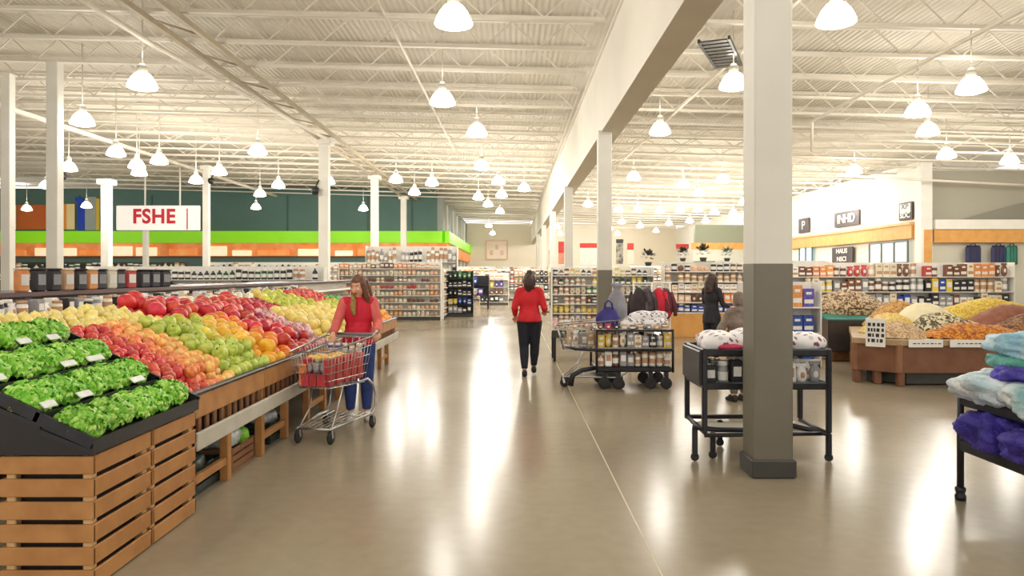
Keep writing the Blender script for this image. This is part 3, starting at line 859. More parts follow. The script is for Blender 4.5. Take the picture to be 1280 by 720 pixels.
# right of the aisle
MIX = ['cream', 'white', 'brown', 'yellow', 'peach', 'black', 'tan', 'white', 'pink', 'cream']
gondola('cream shelving of pale goods just right of the woman in red', 'on the shelving right of the woman in red', 2.35, 18.6, 2.6, 1.82, 7, 0,
        [(['loaf', 'pouch'], ['cream', 'yellow', 'white']), (['jar', 'pouch'], ['white', 'cream', 'peach']), (['pouch', 'loaf'], ['cream', 'pink', 'yellow']), (['jar', 'carton', 'pouch'], ['white', 'brown', 'black']), (['pouch', 'jar'], ['white', 'cream', 'green']), (['bottle', 'pouch'], ['yellow', 'white', 'darkgreen']), (['bottle', 'jar'], ['black', 'brown', 'yellow', 'cream'])], .145, seed=9)
gondola('shelving of dark and pale goods on a tan timber plinth', 'on the shelving with the tan timber plinth', 5.4, 18.6, 2.9, 1.95, 5, 0,
        [(['jar', 'box', 'carton'], ['black', 'orange', 'yellow', 'blue']), (['carton', 'pouch'], ['peach', 'orange', 'brown']), (['box', 'carton'], ['white', 'cream', 'white']), (['jar', 'bottle'], ['brown', 'black', 'cream']), (['jar', 'loaf'], ['brown', 'tan', 'peach', 'black'])], .17, z0=.62, basem=wood_orange, seed=10)
gondola('long shelving of red and brown goods along the right side', 'on the long right shelving with red and brown goods', 12.0, 22.5, 7.4, 2.0, 4, 0,
        [(['carton'], ['brown', 'cream']), (['box', 'carton'], ['blue', 'black', 'brown', 'gray', 'white', 'cream']), (['box', 'carton', 'jar'], ['blue', 'gray', 'brown', 'cream', 'black', 'yellow', 'white', 'gray']), (['jar', 'pouch', 'box'], ['red', 'brown', 'peach', 'cream', 'orange', 'brown', 'white'])], .22, seed=11)
gondola('pale shelving of brown goods under the dark lettered signs', 'on the pale shelving under the lettered signs', 10.0, 27.5, 4.2, 2.15, 4, 0,
        [(['carton'], ['cream'])] * 2 + [(['jar', 'pouch'], ['peach', 'white', 'brown']), (['jar', 'loaf'], ['brown', 'cream', 'black'])], .24, seed=12)
gondola('white rack of blue boxes between the near column and the produce bin', 'on the white rack right of the near column', 4.75, 12.6, 1.3, 1.5, 3, 0,
        [(['box', 'carton'], ['blue', 'gray', 'purple']), (['pouch', 'box'], ['yellow', 'orange', 'blue']), (['box'], ['blue', 'blue', 'purple', 'orange'])], .2, seed=13, frame=white_p)
B().cbox((0, 0, .5), (.32, .3, 1.0), .03).box((0, -.155, .55), (.22, .01, .5)).build('yellow_carton', pm('yellow'), loc=(14.9, 21.6, 1.25), label='bright yellow carton stack end at the right photo edge', cat='carton') if False else None
# left distance
gondola('low shelving of dark wine bottles behind the dark counter', 'on the shelving behind the dark counter', -9.6, 22.5, 7.4, 1.88, 4, 0,
        [None, (['bottle'], ['darkgreen', 'white', 'black']), (['bottle', 'carton'], ['darkgreen', 'white', 'black', 'cream']), (['bottle', 'jar'], ['darkgreen', 'black', 'brown', 'white'])], .2, seed=14)
gondola('far long shelving under the glowing orange fascia, left part', 'on the far left shelving under the orange fascia', -26.5, 44, 13, 2.35, 4, 0,
        [None, None, (['bottle', 'jar', 'carton'], ['black', 'white', 'brown', 'cream']), (['bottle', 'jar'], ['black', 'cream', 'brown', 'darkgreen'])], .36, frame=base_dark, seed=15)
gondola('far long shelving under the glowing orange fascia, right part', 'on the far shelving under the orange fascia near the bread', -12.6, 44, 12, 2.35, 4, 0,
        [None, None, (['bottle', 'jar', 'carton'], ['white', 'cream', 'tan', 'black']), (['bottle', 'jar'], ['cream', 'black', 'brown', 'white'])], .36, frame=white_p, seed=16)

# small packs on the counter shelf right behind the produce
r5 = random.Random(5)
for zi, (z, x) in enumerate(((1.206, -5.2), (1.206, -5.02), (.976, -4.85))):
    yy = 6.4
    while yy < 17.5:
        if r5.random() < .96:
            put_good(r5.choice(['jar', 'carton', 'pouch']), r5.choice(['white', 'black', 'cream', 'gray', 'white', 'brown']), (x + r5.uniform(-.02, .02), yy, z), (.12, .12, r5.uniform(.13, .18)), PI / 2, 'on the counter shelf behind the produce')
        yy += .15 + (.02 * yy - .12)
# boxes and dispensers standing on the counter
def dispenser(x, y, h, w, c, label):
    t = empty('countertop_box', label, 'box', (x, y, 1.425), PI / 2 - .3)
    B().cbox((0, 0, h / 2), (w, w * .8, h), .015).build('box_body', pm(c), t)
    B().cbox((0, 0, h + .012), (w * 1.05, w * .85, .024), .008).build('lid', pm('black' if c == 'black' else 'cream'), t)
    B().box((0, -w * .405, h * .55), (w * .7, .01, h * .5)).build('front_label', pm('gray' if c == 'black' else 'white'), t)
for pxx, c, lab in [(27, 'orange', 'orange box on the dark counter near the left photo edge'), (48, 'black', 'black box on the counter right of the first orange one'), (67, 'black', 'narrow black box second on the counter'),
                    (83, 'tan', 'tan box between two black boxes on the counter'), (99, 'black', 'black box third on the counter'), (113, 'orange', 'small orange box on the counter left of the white post'),
                    (124, 'black', 'black box beside the white post foot'), (137, 'cream', 'cream box between black boxes on the counter'), (147, 'black', 'slim black box left of the red one'),
                    (161, 'red', 'red box on the dark counter'), (178, 'black', 'black box just right of the red one'), (191, 'black', 'middle black box of the three right of the red one'), (204, 'black', 'last black box at the right end of the counter group')]:
    x = -6.0; D = x / ((pxx - CX) / F)
    w = .016 * D + .0
    dispenser(x, D, .27, w, c, lab)

# ------------------------------------------------------------------ signs
sg = empty('hanging_sign', 'white hanging sign with red bold letters before the teal wall', 'sign', (0, 0, 0))
a = px(146, 288, 40); c = px(250, 257, 40); cx_, cz_ = (a.x + c.x) / 2, (a.z + c.z) / 2
sg.location = (cx_, 40, cz_)
W, Hh = c.x - a.x, c.z - a.z
B().cbox((0, 0, 0), (W, .16, Hh), .03).build('sign_board', mat('sign_white', '#f0eee8', '#f7f5f0', 1, .5, emit=.25), sg)
text('FSHE', 1.1, red_ink, sg, (-.2, -.1, .05), (PI / 2, 0, 0), bold=.035, sx=.95, font_space=1.08)
B().box((W * .355, -.09, -.06), (.06, .02, Hh * .84)).build('red_line', red_ink, sg)
for dx in (-W * .16, W * .26):
    B().tube([(dx, 0, Hh / 2), (dx, 0, zj(cx_) - cz_ + .3)], .05, 8).build('hanger_rod', white_p, sg)
def wall_sign(x0, x1, y0, y1, X, lines, label, light_top=False):
    """sign flat on the right-hand wall plane X, covering the pixels given"""
    D0 = X * F / (x1 - CX); D1 = X * F / (x0 - CX); D = (D0 + D1) / 2
    zt = CZ + (HY - y0) / F * D; zb = CZ + (HY - y1) / F * D
    t = empty('wall_sign', label, 'sign', (X - .06, D, (zt + zb) / 2))
    w, h = D1 - D0, zt - zb
    B().cbox((0, 0, 0), (.08, w, h), .02).build('sign_board', mat('sign_dark', '#3c3436', '#453c3e', 2, .6), t)
    if light_top: B().box((-.045, 0, h * .17), (.02, w * .78, h * .5)).build('light_field', white_card, t)
    for i, s in enumerate(lines):
        n = len(lines); hh = h / n * .8
        text(s, hh, dark_ink if (light_top and i == 0) else mat('pale_letters', '#e8dcd8', '#f0e6e2', 3, .5), t,
             (-.06, 0, h / 2 - h * (i + .5) / n), (PI / 2, 0, -PI / 2), bold=.01, sx=min(1.5, w * .8 / (len(s) * hh * .7)))
wall_sign(1000, 1013, 273, 291, 17.98, ['P'], 'small dark sign with a single letter on the white wall')
wall_sign(1045, 1076, 264, 283, 17.98, ['INHD'], 'wide dark sign with one row of pale letters on the white wall')
wall_sign(1126, 1143, 253, 275, 17.98, ['KP', 'SDC'], 'black and white sign of two rows beside the wall corner', True)
wall_sign(1042, 1068, 309, 329, 17.9, ['HAUS', 'NSCI'], 'dark sign with two rows of letters below the timber band')
# window-like panels and framed boards under the timber band
def wall_panel_R(x0, x1, y0, y1, n, label, fm, gm):
    X = 17.9; D0 = X * F / (x1 - CX); D1 = X * F / (x0 - CX); D = (D0 + D1) / 2
    zt = CZ + (HY - y0) / F * D; zb = CZ + (HY - y1) / F * D; w, h = D1 - D0, zt - zb
    t = empty('wall_display_case', label, 'display case', (X - .05, D, (zt + zb) / 2))
    B().box((0.02, 0, 0), (.06, w, h)).build('case_pane', gm, t)
    b = B()
    for i in range(n + 1): b.bar((-.03, -w / 2 + i * w / n, -h / 2), (-.03, -w / 2 + i * w / n, h / 2), .09, .06)
    for z in (-h / 2, h / 2): b.bar((-.03, -w / 2, z), (-.03, w / 2, z), .06, .09)
    b.build('case_frame', fm, t)
wall_panel_R(1089, 1137, 303, 329, 3, 'three bay bright glazed panel on the right wall', mat('frame_gray', '#66706f', '#727c7b', 2, .5), mat('bright_pane', '#e6ecec', '#f2f6f6', 1, .3, emit=.3))
wall_panel_R(1001, 1017, 308, 331, 2, 'narrow blue framed glazed panel on the right wall', mat('frame_blue', '#3f6c80', '#4a7a8e', 2, .5), mat('pane_blue', '#cfe6ea', '#e0f0f2', 1, .3, emit=.2))
def suitcase(x0, x1, y0, y1, m, label):
    D = 31.3; a = px(x0, y1, D); c = px(x1, y0, D)
    t = empty('garment_case', label, 'case', ((a.x + c.x) / 2, D, (a.z + c.z) / 2)); w, h = c.x - a.x, c.z - a.z
    B().cbox((0, 0, 0), (w, .2, h), .08).build('case_body', m, t)
    B().tube([(-w * .15, 0, h / 2), (-w * .15, 0, h / 2 + .08), (w * .15, 0, h / 2 + .08), (w * .15, 0, h / 2)], .025, 6).build('handle', base_dark, t)
    b = B()
    for i in (-1, 0, 1): b.box((i * w * .25, -.105, 0), (.02, .02, h * .9))
    b.build('ribs', base_dark, t)
navy = mat('navy', '#23254f', '#2c2f60', 2, .4); tealp = mat('teal_green', '#1e7a68', '#2a8a76', 2, .4)
suitcase(1207, 1226, 307, 331, navy, 'dark navy case on the wall above the right shelving')
suitcase(1239, 1257, 307, 331, navy, 'dark navy case left of the teal one at far right')
suitcase(1257.5, 1272, 307, 331, tealp, 'teal case next to the navy one at far right')
# far wall pictures and banners
def banner(x0, x1, y0, y1, D, m1, m2, label, split=.3, frame=False, post=False):
    a = px(x0, y1, D); c = px(x1, y0, D); w, h = c.x - a.x, c.z - a.z
    t = empty('banner_sign', label, 'sign', ((a.x + c.x) / 2, D, (a.z + c.z) / 2))
    B().cbox((0, 0, -h * split / 2), (w, .06, h * (1 - split)), .02).build('banner_field', m1, t)
    if split: B().cbox((0, -.01, h * (1 - split) / 2), (w * 1.02, .08, h * split), .02).build('banner_head', m2, t)
    if frame:
        b = B()
        for s in (-1, 1): b.bar((s * w / 2, -.05, -h / 2), (s * w / 2, -.05, h / 2), .12, .1); b.bar((-w / 2, -.05, s * h / 2), (w / 2, -.05, s * h / 2), .1, .12)
        for i in range(3): b.box((-w * .25 + i * w * .25, -.05, (-.15 + .3 * (i % 2)) * h), (w * .15, .04, h * .25))
        b.build('picture_frame', m2, t)
    if post: B().tube([(0, 0.06, -h / 2), (0, .06, -((a.z + c.z) / 2))], .04, 8).build('post', white_p, t)
pink = mat('faded_pink', '#e3b6a0', '#ecc8b4', 2, .6); redb = mat('banner_red', '#d8322e', '#e04a42', 2, .5); salmon = mat('salmon', '#e08a74', '#ea9e88', 2, .5)
banner(608, 634, 301, 324, 79.9, mat('faded_board', '#ecd9c6', '#f2e4d4', .6, .6), pink, 'faded pink framed board on the far wall', 0, True)
banner(698, 707, 302, 330, 62, salmon, redb, 'narrow red and salmon banner left of the white columns', .5)
banner(725, 748, 304, 332, 40, white_card, redb, 'white board with a red head between two white columns', .2, post=True)
banner(845, 861, 305, 311, 30, redb, redb, 'small red sign on a pale post', 0, post=True)
banner(686, 694, 305, 330, 64, mat('gray_board2', '#8c8c82', '#d8d6cc', 1.5, .6), white_card, 'grey and white narrow banner far behind the woman in red', .3)
banner(770, 779, 299, 330, 34, mat('dark_mottle', '#4c4a42', '#d0cabc', 5, .6), base_dark, 'mottled dark vertical banner right of the second column', .15)
banner(784, 792, 304, 331, 36, mat('pale_banner', '#e6dccb', '#efe6d6', 2, .6), redb, 'pale banner with a red head right of the mottled one', .3)
# small dark leafy plants on top of the shelving
def bush(x, y, z, r, label, m):
    t = empty('potted_plant', label, 'plant', (x, y, z))
    B().lathe([(.35 * r, 0), (.5 * r, .5 * r), (.46 * r, .5 * r)], 10).build('pot', base_dark, t)
    b = B(); rr = random.Random(int(x * 10))
    for i in range(70):
        a = rr.uniform(0, 6.28); e = rr.uniform(-.3, 1.4); d = Vector((math.cos(a) * math.cos(e), math.sin(a) * math.cos(e), math.sin(e)))
        c = Vector((0, 0, r * 1.2)) + d * r * rr.uniform(.6, 1); u = d.cross(Vector((0, 0, 1))).normalized() * r * .22
        b.add([c - u, c + d * r * .35, c + u, c - d * r * .2], [(0, 1, 2, 3)])
    b.build('foliage', m, t, fix=False)
dk = mat('dark_leaf', '#3d3a36', '#5b5a50', 9, .6)
bush(3.55, 18.75, 1.85, .2, 'dark bushy plant on the shelving right of the second column', dk)
bush(4.45, 18.75, 1.97, .17, 'small dark plant on the timber plinth shelving, left one', dk)
bush(4.98, 18.75, 1.97, .2, 'dark plant on the timber plinth shelving near the black clothed person', dk)
bush(5.6, 18.75, 1.97, .17, 'grey green plant on the timber plinth shelving nearest the column', mat('grey_leaf', '#6d7766', '#a3a898', 9, .6))
# small black cameras under the roof
for x, y, D, lab in [(78, 219, 30, 'small black camera on the thick column at far left'), (264, 225, 36.5, 'small black camera beside the thin left column'), (394, 237, 28.0, 'small black camera on the column above the produce')]:
    p = px(x, y, D); t = empty('security_camera', lab, 'camera', p)
    B().lathe([(.02, -.22), (.12, -.18), (.16, -.06), (.16, .04), (.1, .1)], 12).build('camera_dome', black, t)
    B().tube([(0, 0, .08), (.06, .1, .25), (.1, .15, .4)], .03, 6).build('bracket', black, t)
# ------------------------------------------------------------------ people
def fuse(b, voxel, smooth=3, noise_amp=0.0, nfr=12):
    me = b.mesh('tmp', [cream]); o = bpy.data.objects.new('tmp', me); COL.objects.link(o)
    m = o.modifiers.new('r', 'REMESH'); m.mode = 'VOXEL'; m.voxel_size = voxel
    if smooth:
        s = o.modifiers.new('s', 'SMOOTH'); s.iterations = smooth; s.factor = .5
    dg = bpy.context.evaluated_depsgraph_get(); dg.update()
    out = bpy.data.meshes.new_from_object(o.evaluated_get(dg))
    bpy.data.objects.remove(o); bpy.data.meshes.remove(me)
    if noise_amp:
        out.update()
        for v in out.vertices:
            v.co += v.normal * noise.noise(Vector((v.co.x * nfr * 2, v.co.y * nfr * 2, v.co.z * nfr * .5))) * noise_amp
    out.polygons.foreach_set('use_smooth', [True] * len(out.polygons))
    return out
def link(me, name, mats, parent, paint=None):
    me.materials.clear()
    for m in mats: me.materials.append(m)
    if paint:
        for p in me.polygons: p.material_index = paint(p.center)
    me.name = name
    o = bpy.data.objects.new(name, me); COL.objects.link(o); o.parent = parent
    return o
skin = mat('skin', '#d9a384', '#e0ae90', 6, .5); skin_dk = mat('skin_tan', '#b9805f', '#c28a68', 6, .5)
lip = mat('lips', '#b0524c', '#b85c55', 6, .45); eyew = mat('eye_white', '#efeae4', '#f5f1ec', 4, .3); iris = mat('eye_dark', '#2c1c14', '#36241a', 4, .3)
shoe_b = mat('shoe_black', '#1c1a1a', '#242222', 6, .4); shoe_w = mat('shoe_white', '#dcdad6', '#e8e6e2', 6, .5)

def person(label, loc, rz, H, J, hyaw, hpitch, hair_m, hair, top_m, leg_m, shoe_m, sk=skin, top_len='hip', sleeve_m=None, vest=False, skirt=False, name='person', build=1.0, apron=None):
    """J: joints in metres for a 1.65 m figure, facing +y, x to its right"""
    k = H / 1.65
    t = empty(name, label, 'person', loc, rz)
    V = lambda p: Vector(p) * k
    D = dict(hipL=(-.085, 0, .86), hipR=(.085, 0, .86), kneeL=(-.09, .01, .47), kneeR=(.09, .01, .47), ankL=(-.09, 0, .085), ankR=(.09, 0, .085),
             toeL=(-.1, .14, .03), toeR=(.1, .14, .03), pel=(0, 0, .9), waist=(0, .0, 1.05), chest=(0, 0, 1.22), shL=(-.155, 0, 1.345), shR=(.155, 0, 1.345),
             elL=(-.2, -.02, 1.09), elR=(.2, -.02, 1.09), wrL=(-.2, .06, .86), wrR=(.2, .06, .86), neck=(0, -.005, 1.41), head=(0, .02, 1.535))
    D.update(J); D = {a: V(p) for a, p in D.items()}
    w = build * k
    # ---- body
    b = B()
    c = D['head']; Rm = Matrix.Translation(c) @ Matrix.Rotation(hyaw, 4, 'Z') @ Matrix.Rotation(-hpitch, 4, 'X')
    hp = lambda x, y, z: Rm @ Vector((x * k, y * k, z * k))
    b.ell((0, 0, 0), (.073 * k, .092 * k, .095 * k), 20, 14, M=Rm @ Matrix.Translation((0, -.008 * k, .022 * k)))
    b.ell((0, 0, 0), (.058 * k, .07 * k, .075 * k), 16, 10, M=Rm @ Matrix.Translation((0, .022 * k, -.04 * k)))
    b.cap(hp(0, .06, -.092), .022 * k, hp(0, .045, -.08), .03 * k)           # chin
    b.cap(hp(0, .088, .015), .009 * k, hp(0, .106, -.022), .013 * k)         # nose
    for s in (-1, 1):
        b.cap(hp(s * .074, -.008, .018), .011 * k, hp(s * .072, -.004, -.02), .009 * k)   # ear
        b.cap(hp(s * .035, .074, -.01), .02 * k, hp(s * .042, .06, -.035), .02 * k)       # cheek
    b.cap(hp(-.018, .086, -.052), .009 * k, hp(.018, .086, -.052), .009 * k)  # mouth
    b.cap(D['neck'] - Vector((0, 0, .03 * k)), .052 * k, c - Vector((0, .005 * k, .06 * k)), .047 * k)
    b.ell(D['chest'], (.135 * w, .095 * w, .17 * k), 18, 12); b.ell(D['waist'], (.115 * w, .085 * w, .14 * k), 18, 10); b.ell(D['pel'], (.145 * w, .105 * w, .12 * k), 18, 10)
    b.cap(D['shL'], .05 * w, D['shR'], .05 * w)
    for s in 'LR':
        b.cap(D['sh' + s], .052 * w, D['el' + s], .038 * w); b.cap(D['el' + s], .037 * w, D['wr' + s], .025 * k)
        b.cap(D['hip' + s], .085 * w, D['knee' + s], .052 * w); b.cap(D['knee' + s], .05 * w, D['ank' + s], .034 * k)
        calf = D['knee' + s].lerp(D['ank' + s], .3); b.ell(calf - Vector((0, .015 * k, 0)), (.048 * w, .05 * w, .1 * k), 10, 8)
        b.cap(D['ank' + s] - Vector((0, .03 * k, .045 * k)), .036 * k, D['toe' + s], .028 * k)
        # hand: palm, four fingers, thumb
        f = (D['wr' + s] - D['el' + s]).normalized(); sd = 1 if s == 'R' else -1
        up = Vector((0, 0, 1)) if abs(f.z) < .8 else Vector((0, 1, 0))
        side = f.cross(up).normalized(); nrm_ = side.cross(f)
        if abs(f.z) < .8: across, down = side, -nrm_
        else: across, down = up - f * f.dot(up), Vector((-sd, 0, 0))
        across.normalize(); W0 = D['wr' + s]
        b.cap(W0, .024 * k, W0 + f * .05 * k, .026 * k)
        for i, (o, L) in enumerate(((-.028, .066), (-.0095, .076), (.0095, .073), (.028, .058))):
            p = W0 + f * .06 * k + across * o * k
            b.cap(W0 + f * .03 * k + across * o * .8 * k, .012 * k, p, .0105 * k)
            q = p + (f * .75 + down * .65).normalized() * L * .55 * k; r2 = q + (f * .1 + down).normalized() * L * .5 * k
            b.cap(p, .0095 * k, q, .009 * k); b.cap(q, .009 * k, r2, .0075 * k)
        th = across * (-.03 if True else .03) * k
        b.cap(W0 + f * .015 * k + th * .6, .013 * k, W0 + f * .05 * k + th * 1.5 + down * .02 * k, .0105 * k)
        b.cap(W0 + f * .05 * k + th * 1.5 + down * .02 * k, .0105 * k, W0 + f * .075 * k + th * 1.3 + down * .04 * k, .008 * k)
    Ri = Rm.inverted()
    def paint(p):
        q = Ri @ p; q = q / k
        if q.length < .16 and q.y > .04:
            for s in (-1, 1):
                dx, dz = q.x - s * .03, q.z - .012
                if dx * dx / .00013 + dz * dz / .00003 < 1: return 2 if abs(dx) < .005 else 3
                if abs(q.z - .036) < .003 and abs(dx) < .018: return 2
            if abs(q.z + .052) < .011 and abs(q.x) < .024 and q.y > .075: return 1
        return 0
    link(fuse(b, .0065 * k, 2), 'body', [sk, lip, iris, eyew], t, paint)
    # ---- trousers
    b = B()
    b.ell(D['pel'], (.162 * w, .122 * w, .125 * k), 18, 10)
    b.ell(D['waist'] - Vector((0, 0, .03 * k)), (.132 * w, .102 * w, .1 * k), 18, 10)
    for s in 'LR':
        b.cap(D['hip' + s], .102 * w, D['knee' + s], .068 * w); hem = D['knee' + s].lerp(D['ank' + s], .9)
        b.tube([D['knee' + s], D['knee' + s].lerp(hem, .35) - Vector((0, .008 * k, 0)), hem], [.067 * w, .065 * w, .05 * k], 14)
    link(fuse(b, .011 * k, 4, .004, 10), 'trousers', [leg_m], t)
    # ---- top
    b = B()
    low = D['pel'] + Vector((0, 0, .0 if top_len == 'hip' else -.12)) * k
    b.ell(D['chest'], (.155 * w, .118 * w, .19 * k), 20, 12); b.ell(D['waist'], (.138 * w, .11 * w, .16 * k), 20, 10)
    b.tube([D['waist'], low + Vector((0, 0, .04 * k)), low - Vector((0, 0, .03 * k))], [.13 * w, .165 * w, .172 * w], 20)
    b.cap(D['shL'], .06 * w, D['shR'], .06 * w)
    b.cap(D['neck'] - Vector((0, 0, .06 * k)), .08 * k, D['neck'] - Vector((0, 0, .005 * k)), .063 * k)
    if not sleeve_m:
        for s in 'LR':
            b.cap(D['sh' + s], .06 * w, D['el' + s], .048 * w); b.tube([D['el' + s], D['el' + s].lerp(D['wr' + s], .5), D['el' + s].lerp(D['wr' + s], .93)], [.048 * w, .043 * w, .036 * k], 14)
            b.ell(D['el' + s], (.048 * w,) * 3, 12, 8)
        b.cap(D['neck'] - Vector((0, 0, .03 * k)), .06 * k, D['shL'] + Vector((0, 0, .0)), .055 * w); b.cap(D['neck'] - Vector((0, 0, .03 * k)), .06 * k, D['shR'], .055 * w)
    link(fuse(b, .011 * k, 4, .007, 9), 'jacket' if top_len != 'hip' else 'sweater' if not sleeve_m else 'vest', [top_m], t)
    if sleeve_m:
        for s in 'LR':
            b = B(); b.cap(D['sh' + s], .061 * w, D['el' + s], .051 * w); b.ell(D['el' + s], (.05 * w,) * 3, 12, 8)
            b.tube([D['el' + s], D['el' + s].lerp(D['wr' + s], .5), D['el' + s].lerp(D['wr' + s], .9)], [.05 * w, .046 * w, .04 * k], 14)
            link(fuse(b, .011 * k, 4, .004, 10), 'sleeve', [sleeve_m], t)
    # ---- shoes
    for s in 'LR':
        b = B(); a = D['ank' + s]; d = (D['toe' + s] - a); 
        heel = a + Vector((0, -.03, -.045)) * k; toe = D['toe' + s]
        b.cap(heel, .045 * k, toe, .038 * k, 14); b.cap(heel + Vector((0, 0, .03 * k)), .044 * k, a.lerp(toe, .55) + Vector((0, 0, .02 * k)), .036 * k)
        me = fuse(b, .009 * k, 2)
        link(me, 'shoe', [shoe_m], t)
    # ---- hair
    b = B()
    b.ell((0, 0, 0), (.084 * k, .1 * k, .1 * k), 20, 14, M=Rm @ Matrix.Translation((0, -.022 * k, .034 * k)))
    if hair == 'long':
        for s in (-1, 1):
            b.tube([hp(s * .06, -.01, .05), hp(s * .083, .0, -.04), hp(s * .09, .01, -.13), hp(s * .088, .03, -.22)], [.03 * k, .032 * k, .034 * k, .022 * k], 10)
        b.tube([hp(0, -.07, .04), hp(0, -.085, -.06), hp(0, -.1, -.17), hp(0, -.11, -.25)], [.07 * k, .078 * k, .07 * k, .04 * k], 14)
        for s in (-1, 1): b.tube([hp(s * .04, -.07, .04), hp(s * .05, -.08, -.08), hp(s * .055, -.09, -.24)], [.05 * k, .052 * k, .03 * k], 12)
    elif hair == 'tail':
        b.tube([hp(0, -.07, .06), hp(-.01, -.1, -.0), hp(-.012, -.105, -.09), hp(-.015, -.1, -.2)], [.06 * k, .075 * k, .075 * k, .03 * k], 12)
        for s in (-1, 1): b.tube([hp(s * .045, -.05, .05), hp(s * .065, -.06, -.03), hp(s * .05, -.08, -.15)], [.04 * k, .045 * k, .025 * k], 10)
        b.ell((0, 0, 0), (.078 * k, .08 * k, .09 * k), 16, 10, M=Rm @ Matrix.Translation((0, -.045 * k, -.02 * k)))
        b.ell((0, 0, 0), (.045 * k, .04 * k, .03 * k), 12, 8, M=Rm @ Matrix.Translation((0, -.06 * k, .125 * k)))
    elif hair == 'hood':
        b.ell((0, 0, 0), (.098 * k, .1 * k, .115 * k), 16, 10, M=Rm @ Matrix.Translation((0, -.035 * k, -.0 * k)))
        b.ell(D['neck'] + Vector((0, -.03, -.03)) * k, (.12 * k, .09 * k, .07 * k), 16, 8)
    else:
        b.ell((0, 0, 0), (.08 * k, .07 * k, .085 * k), 16, 10, M=Rm @ Matrix.Translation((0, -.045 * k, -.01 * k)))
    # keep the face clear
    me = fuse(b, .009 * k, 2, .006, 26)
    if hair != 'x':
        for v in me.vertices:
            q = Ri @ v.co / k
            if q.y > .03 and abs(q.x) < .062 and -.13 < q.z < .062:
                v.co = Rm @ (Vector((q.x, .03 - (q.y - .03) * .4, q.z)) * k)
    link(me, 'hood' if hair == 'hood' else 'hair', [hair_m], t)
    return t, D, k
brown_h = mat('brown_hair', '#5a3826', '#7d5238', 30, .5); dark_h = mat('dark_brown_hair', '#33201a', '#4a3026', 30, .5)
red_v = mat('red_vest', '#c5102c', '#cf1c38', 5, .7); coral = mat('coral_sleeve', '#d2605a', '#da6e68', 5, .7); red_s = mat('red_sweater', '#c81420', '#d42430', 5, .75)
jeans = mat('blue_jeans', '#273a72', '#31468a', 20, .75); navy_t = mat('navy_trousers', '#1b1d2a', '#232536', 10, .75)
# woman with the cart: faces the camera, looks down to her right
wx, wy = -1.73, 8.12
pw, DW, kW = person('person in a red vest with coral sleeves standing behind the filled shopping cart', (wx, wy, 0), PI + .18, 1.63,
    dict(elR=(.235, .07, 1.12), wrR=(.27, .27, 1.0), elL=(-.215, .04, 1.11), wrL=(-.2, .27, 1.02), head=(0, .04, 1.525), toeL=(-.12, .14, .03), kneeL=(-.095, .03, .47)),
    -.6, .38, brown_h, 'long', red_v, jeans, shoe_w, sleeve_m=coral, build=1.12)
sc_ = B(); sc_.tube([Vector((.05, .13, 1.36)), Vector((.06, .155, 1.28)), Vector((.045, .155, 1.19))], [.03, .034, .022], 10)
sc_.tube([Vector((.06, .06, 1.41)), Vector((.055, .12, 1.37)), Vector((.05, .13, 1.34))], [.02, .022, .026], 10)
link(fuse(sc_, .008, 2, .006, 20), 'scarf', [mat('khaki_scarf', '#7f6a34', '#a48d52', 18, .8)], pw)
# woman in red walking away
p2, D2, k2 = person('person in a red sweater and dark trousers walking away down the aisle', (.28, 11.6, 0), -.03, 1.67,
    dict(elL=(-.235, -.03, 1.09), wrL=(-.225, .13, .95), elR=(.24, -.03, 1.09), wrR=(.245, .17, 1.03), kneeL=(-.085, .03, .47), ankL=(-.075, -.06, .085), toeL=(-.085, .08, .03),
         kneeR=(.085, .1, .48), ankR=(.07, .14, .12), toeR=(.08, .28, .07), hipL=(-.09, 0, .86), hipR=(.09, .02, .86)),
    .0, .0, dark_h, 'tail', red_s, navy_t, shoe_b, build=1.16)
ph = D2['wrR'] + Vector((.015, .08, .0))
M2 = Matrix.Translation((.28, 11.6, 0)) @ Matrix.Rotation(-.03, 4, 'Z')
pp = M2 @ ph
B().cbox((0, 0, 0), (.09, .16, .02), .008).build('phone', black, loc=(pp.x + .02, pp.y - .01, pp.z - .02), label='dark phone held in the right hand of the person walking away', cat='phone')
# dark clothed shopper far right
p3, D3, _ = person('person in black clothes with dark hair shopping behind the brown coated figure', (3.66, 13.2, 0), -.9, 1.64,
    dict(elL=(-.2, .06, 1.12), wrL=(-.15, .26, 1.1), elR=(.22, .03, 1.1), wrR=(.2, .26, 1.05)), .0, .15, dark_h, 'long', mat('black_top', '#1e1c22', '#2a2830', 8, .75), mat('black_trousers', '#17171b', '#222228', 8, .75), shoe_b, top_len='long')
# child in grey brown coat behind the cart
coat = mat('gray_brown_coat', '#6f5f56', '#9a8a7e', 9, .85)
p4, D4, _ = person('small person in a grey brown hooded coat behind the black cart', (2.93, 9.3, 0), .35, 1.4,
    dict(elL=(-.27, .06, 1.12), wrL=(-.22, .22, .98), elR=(.27, .04, 1.1), wrR=(.23, .2, .96)), .1, .1, coat, 'hood', coat, mat('gray_trousers', '#5d554e', '#6d655e', 8, .8), shoe_b, top_len='long', build=1.35)

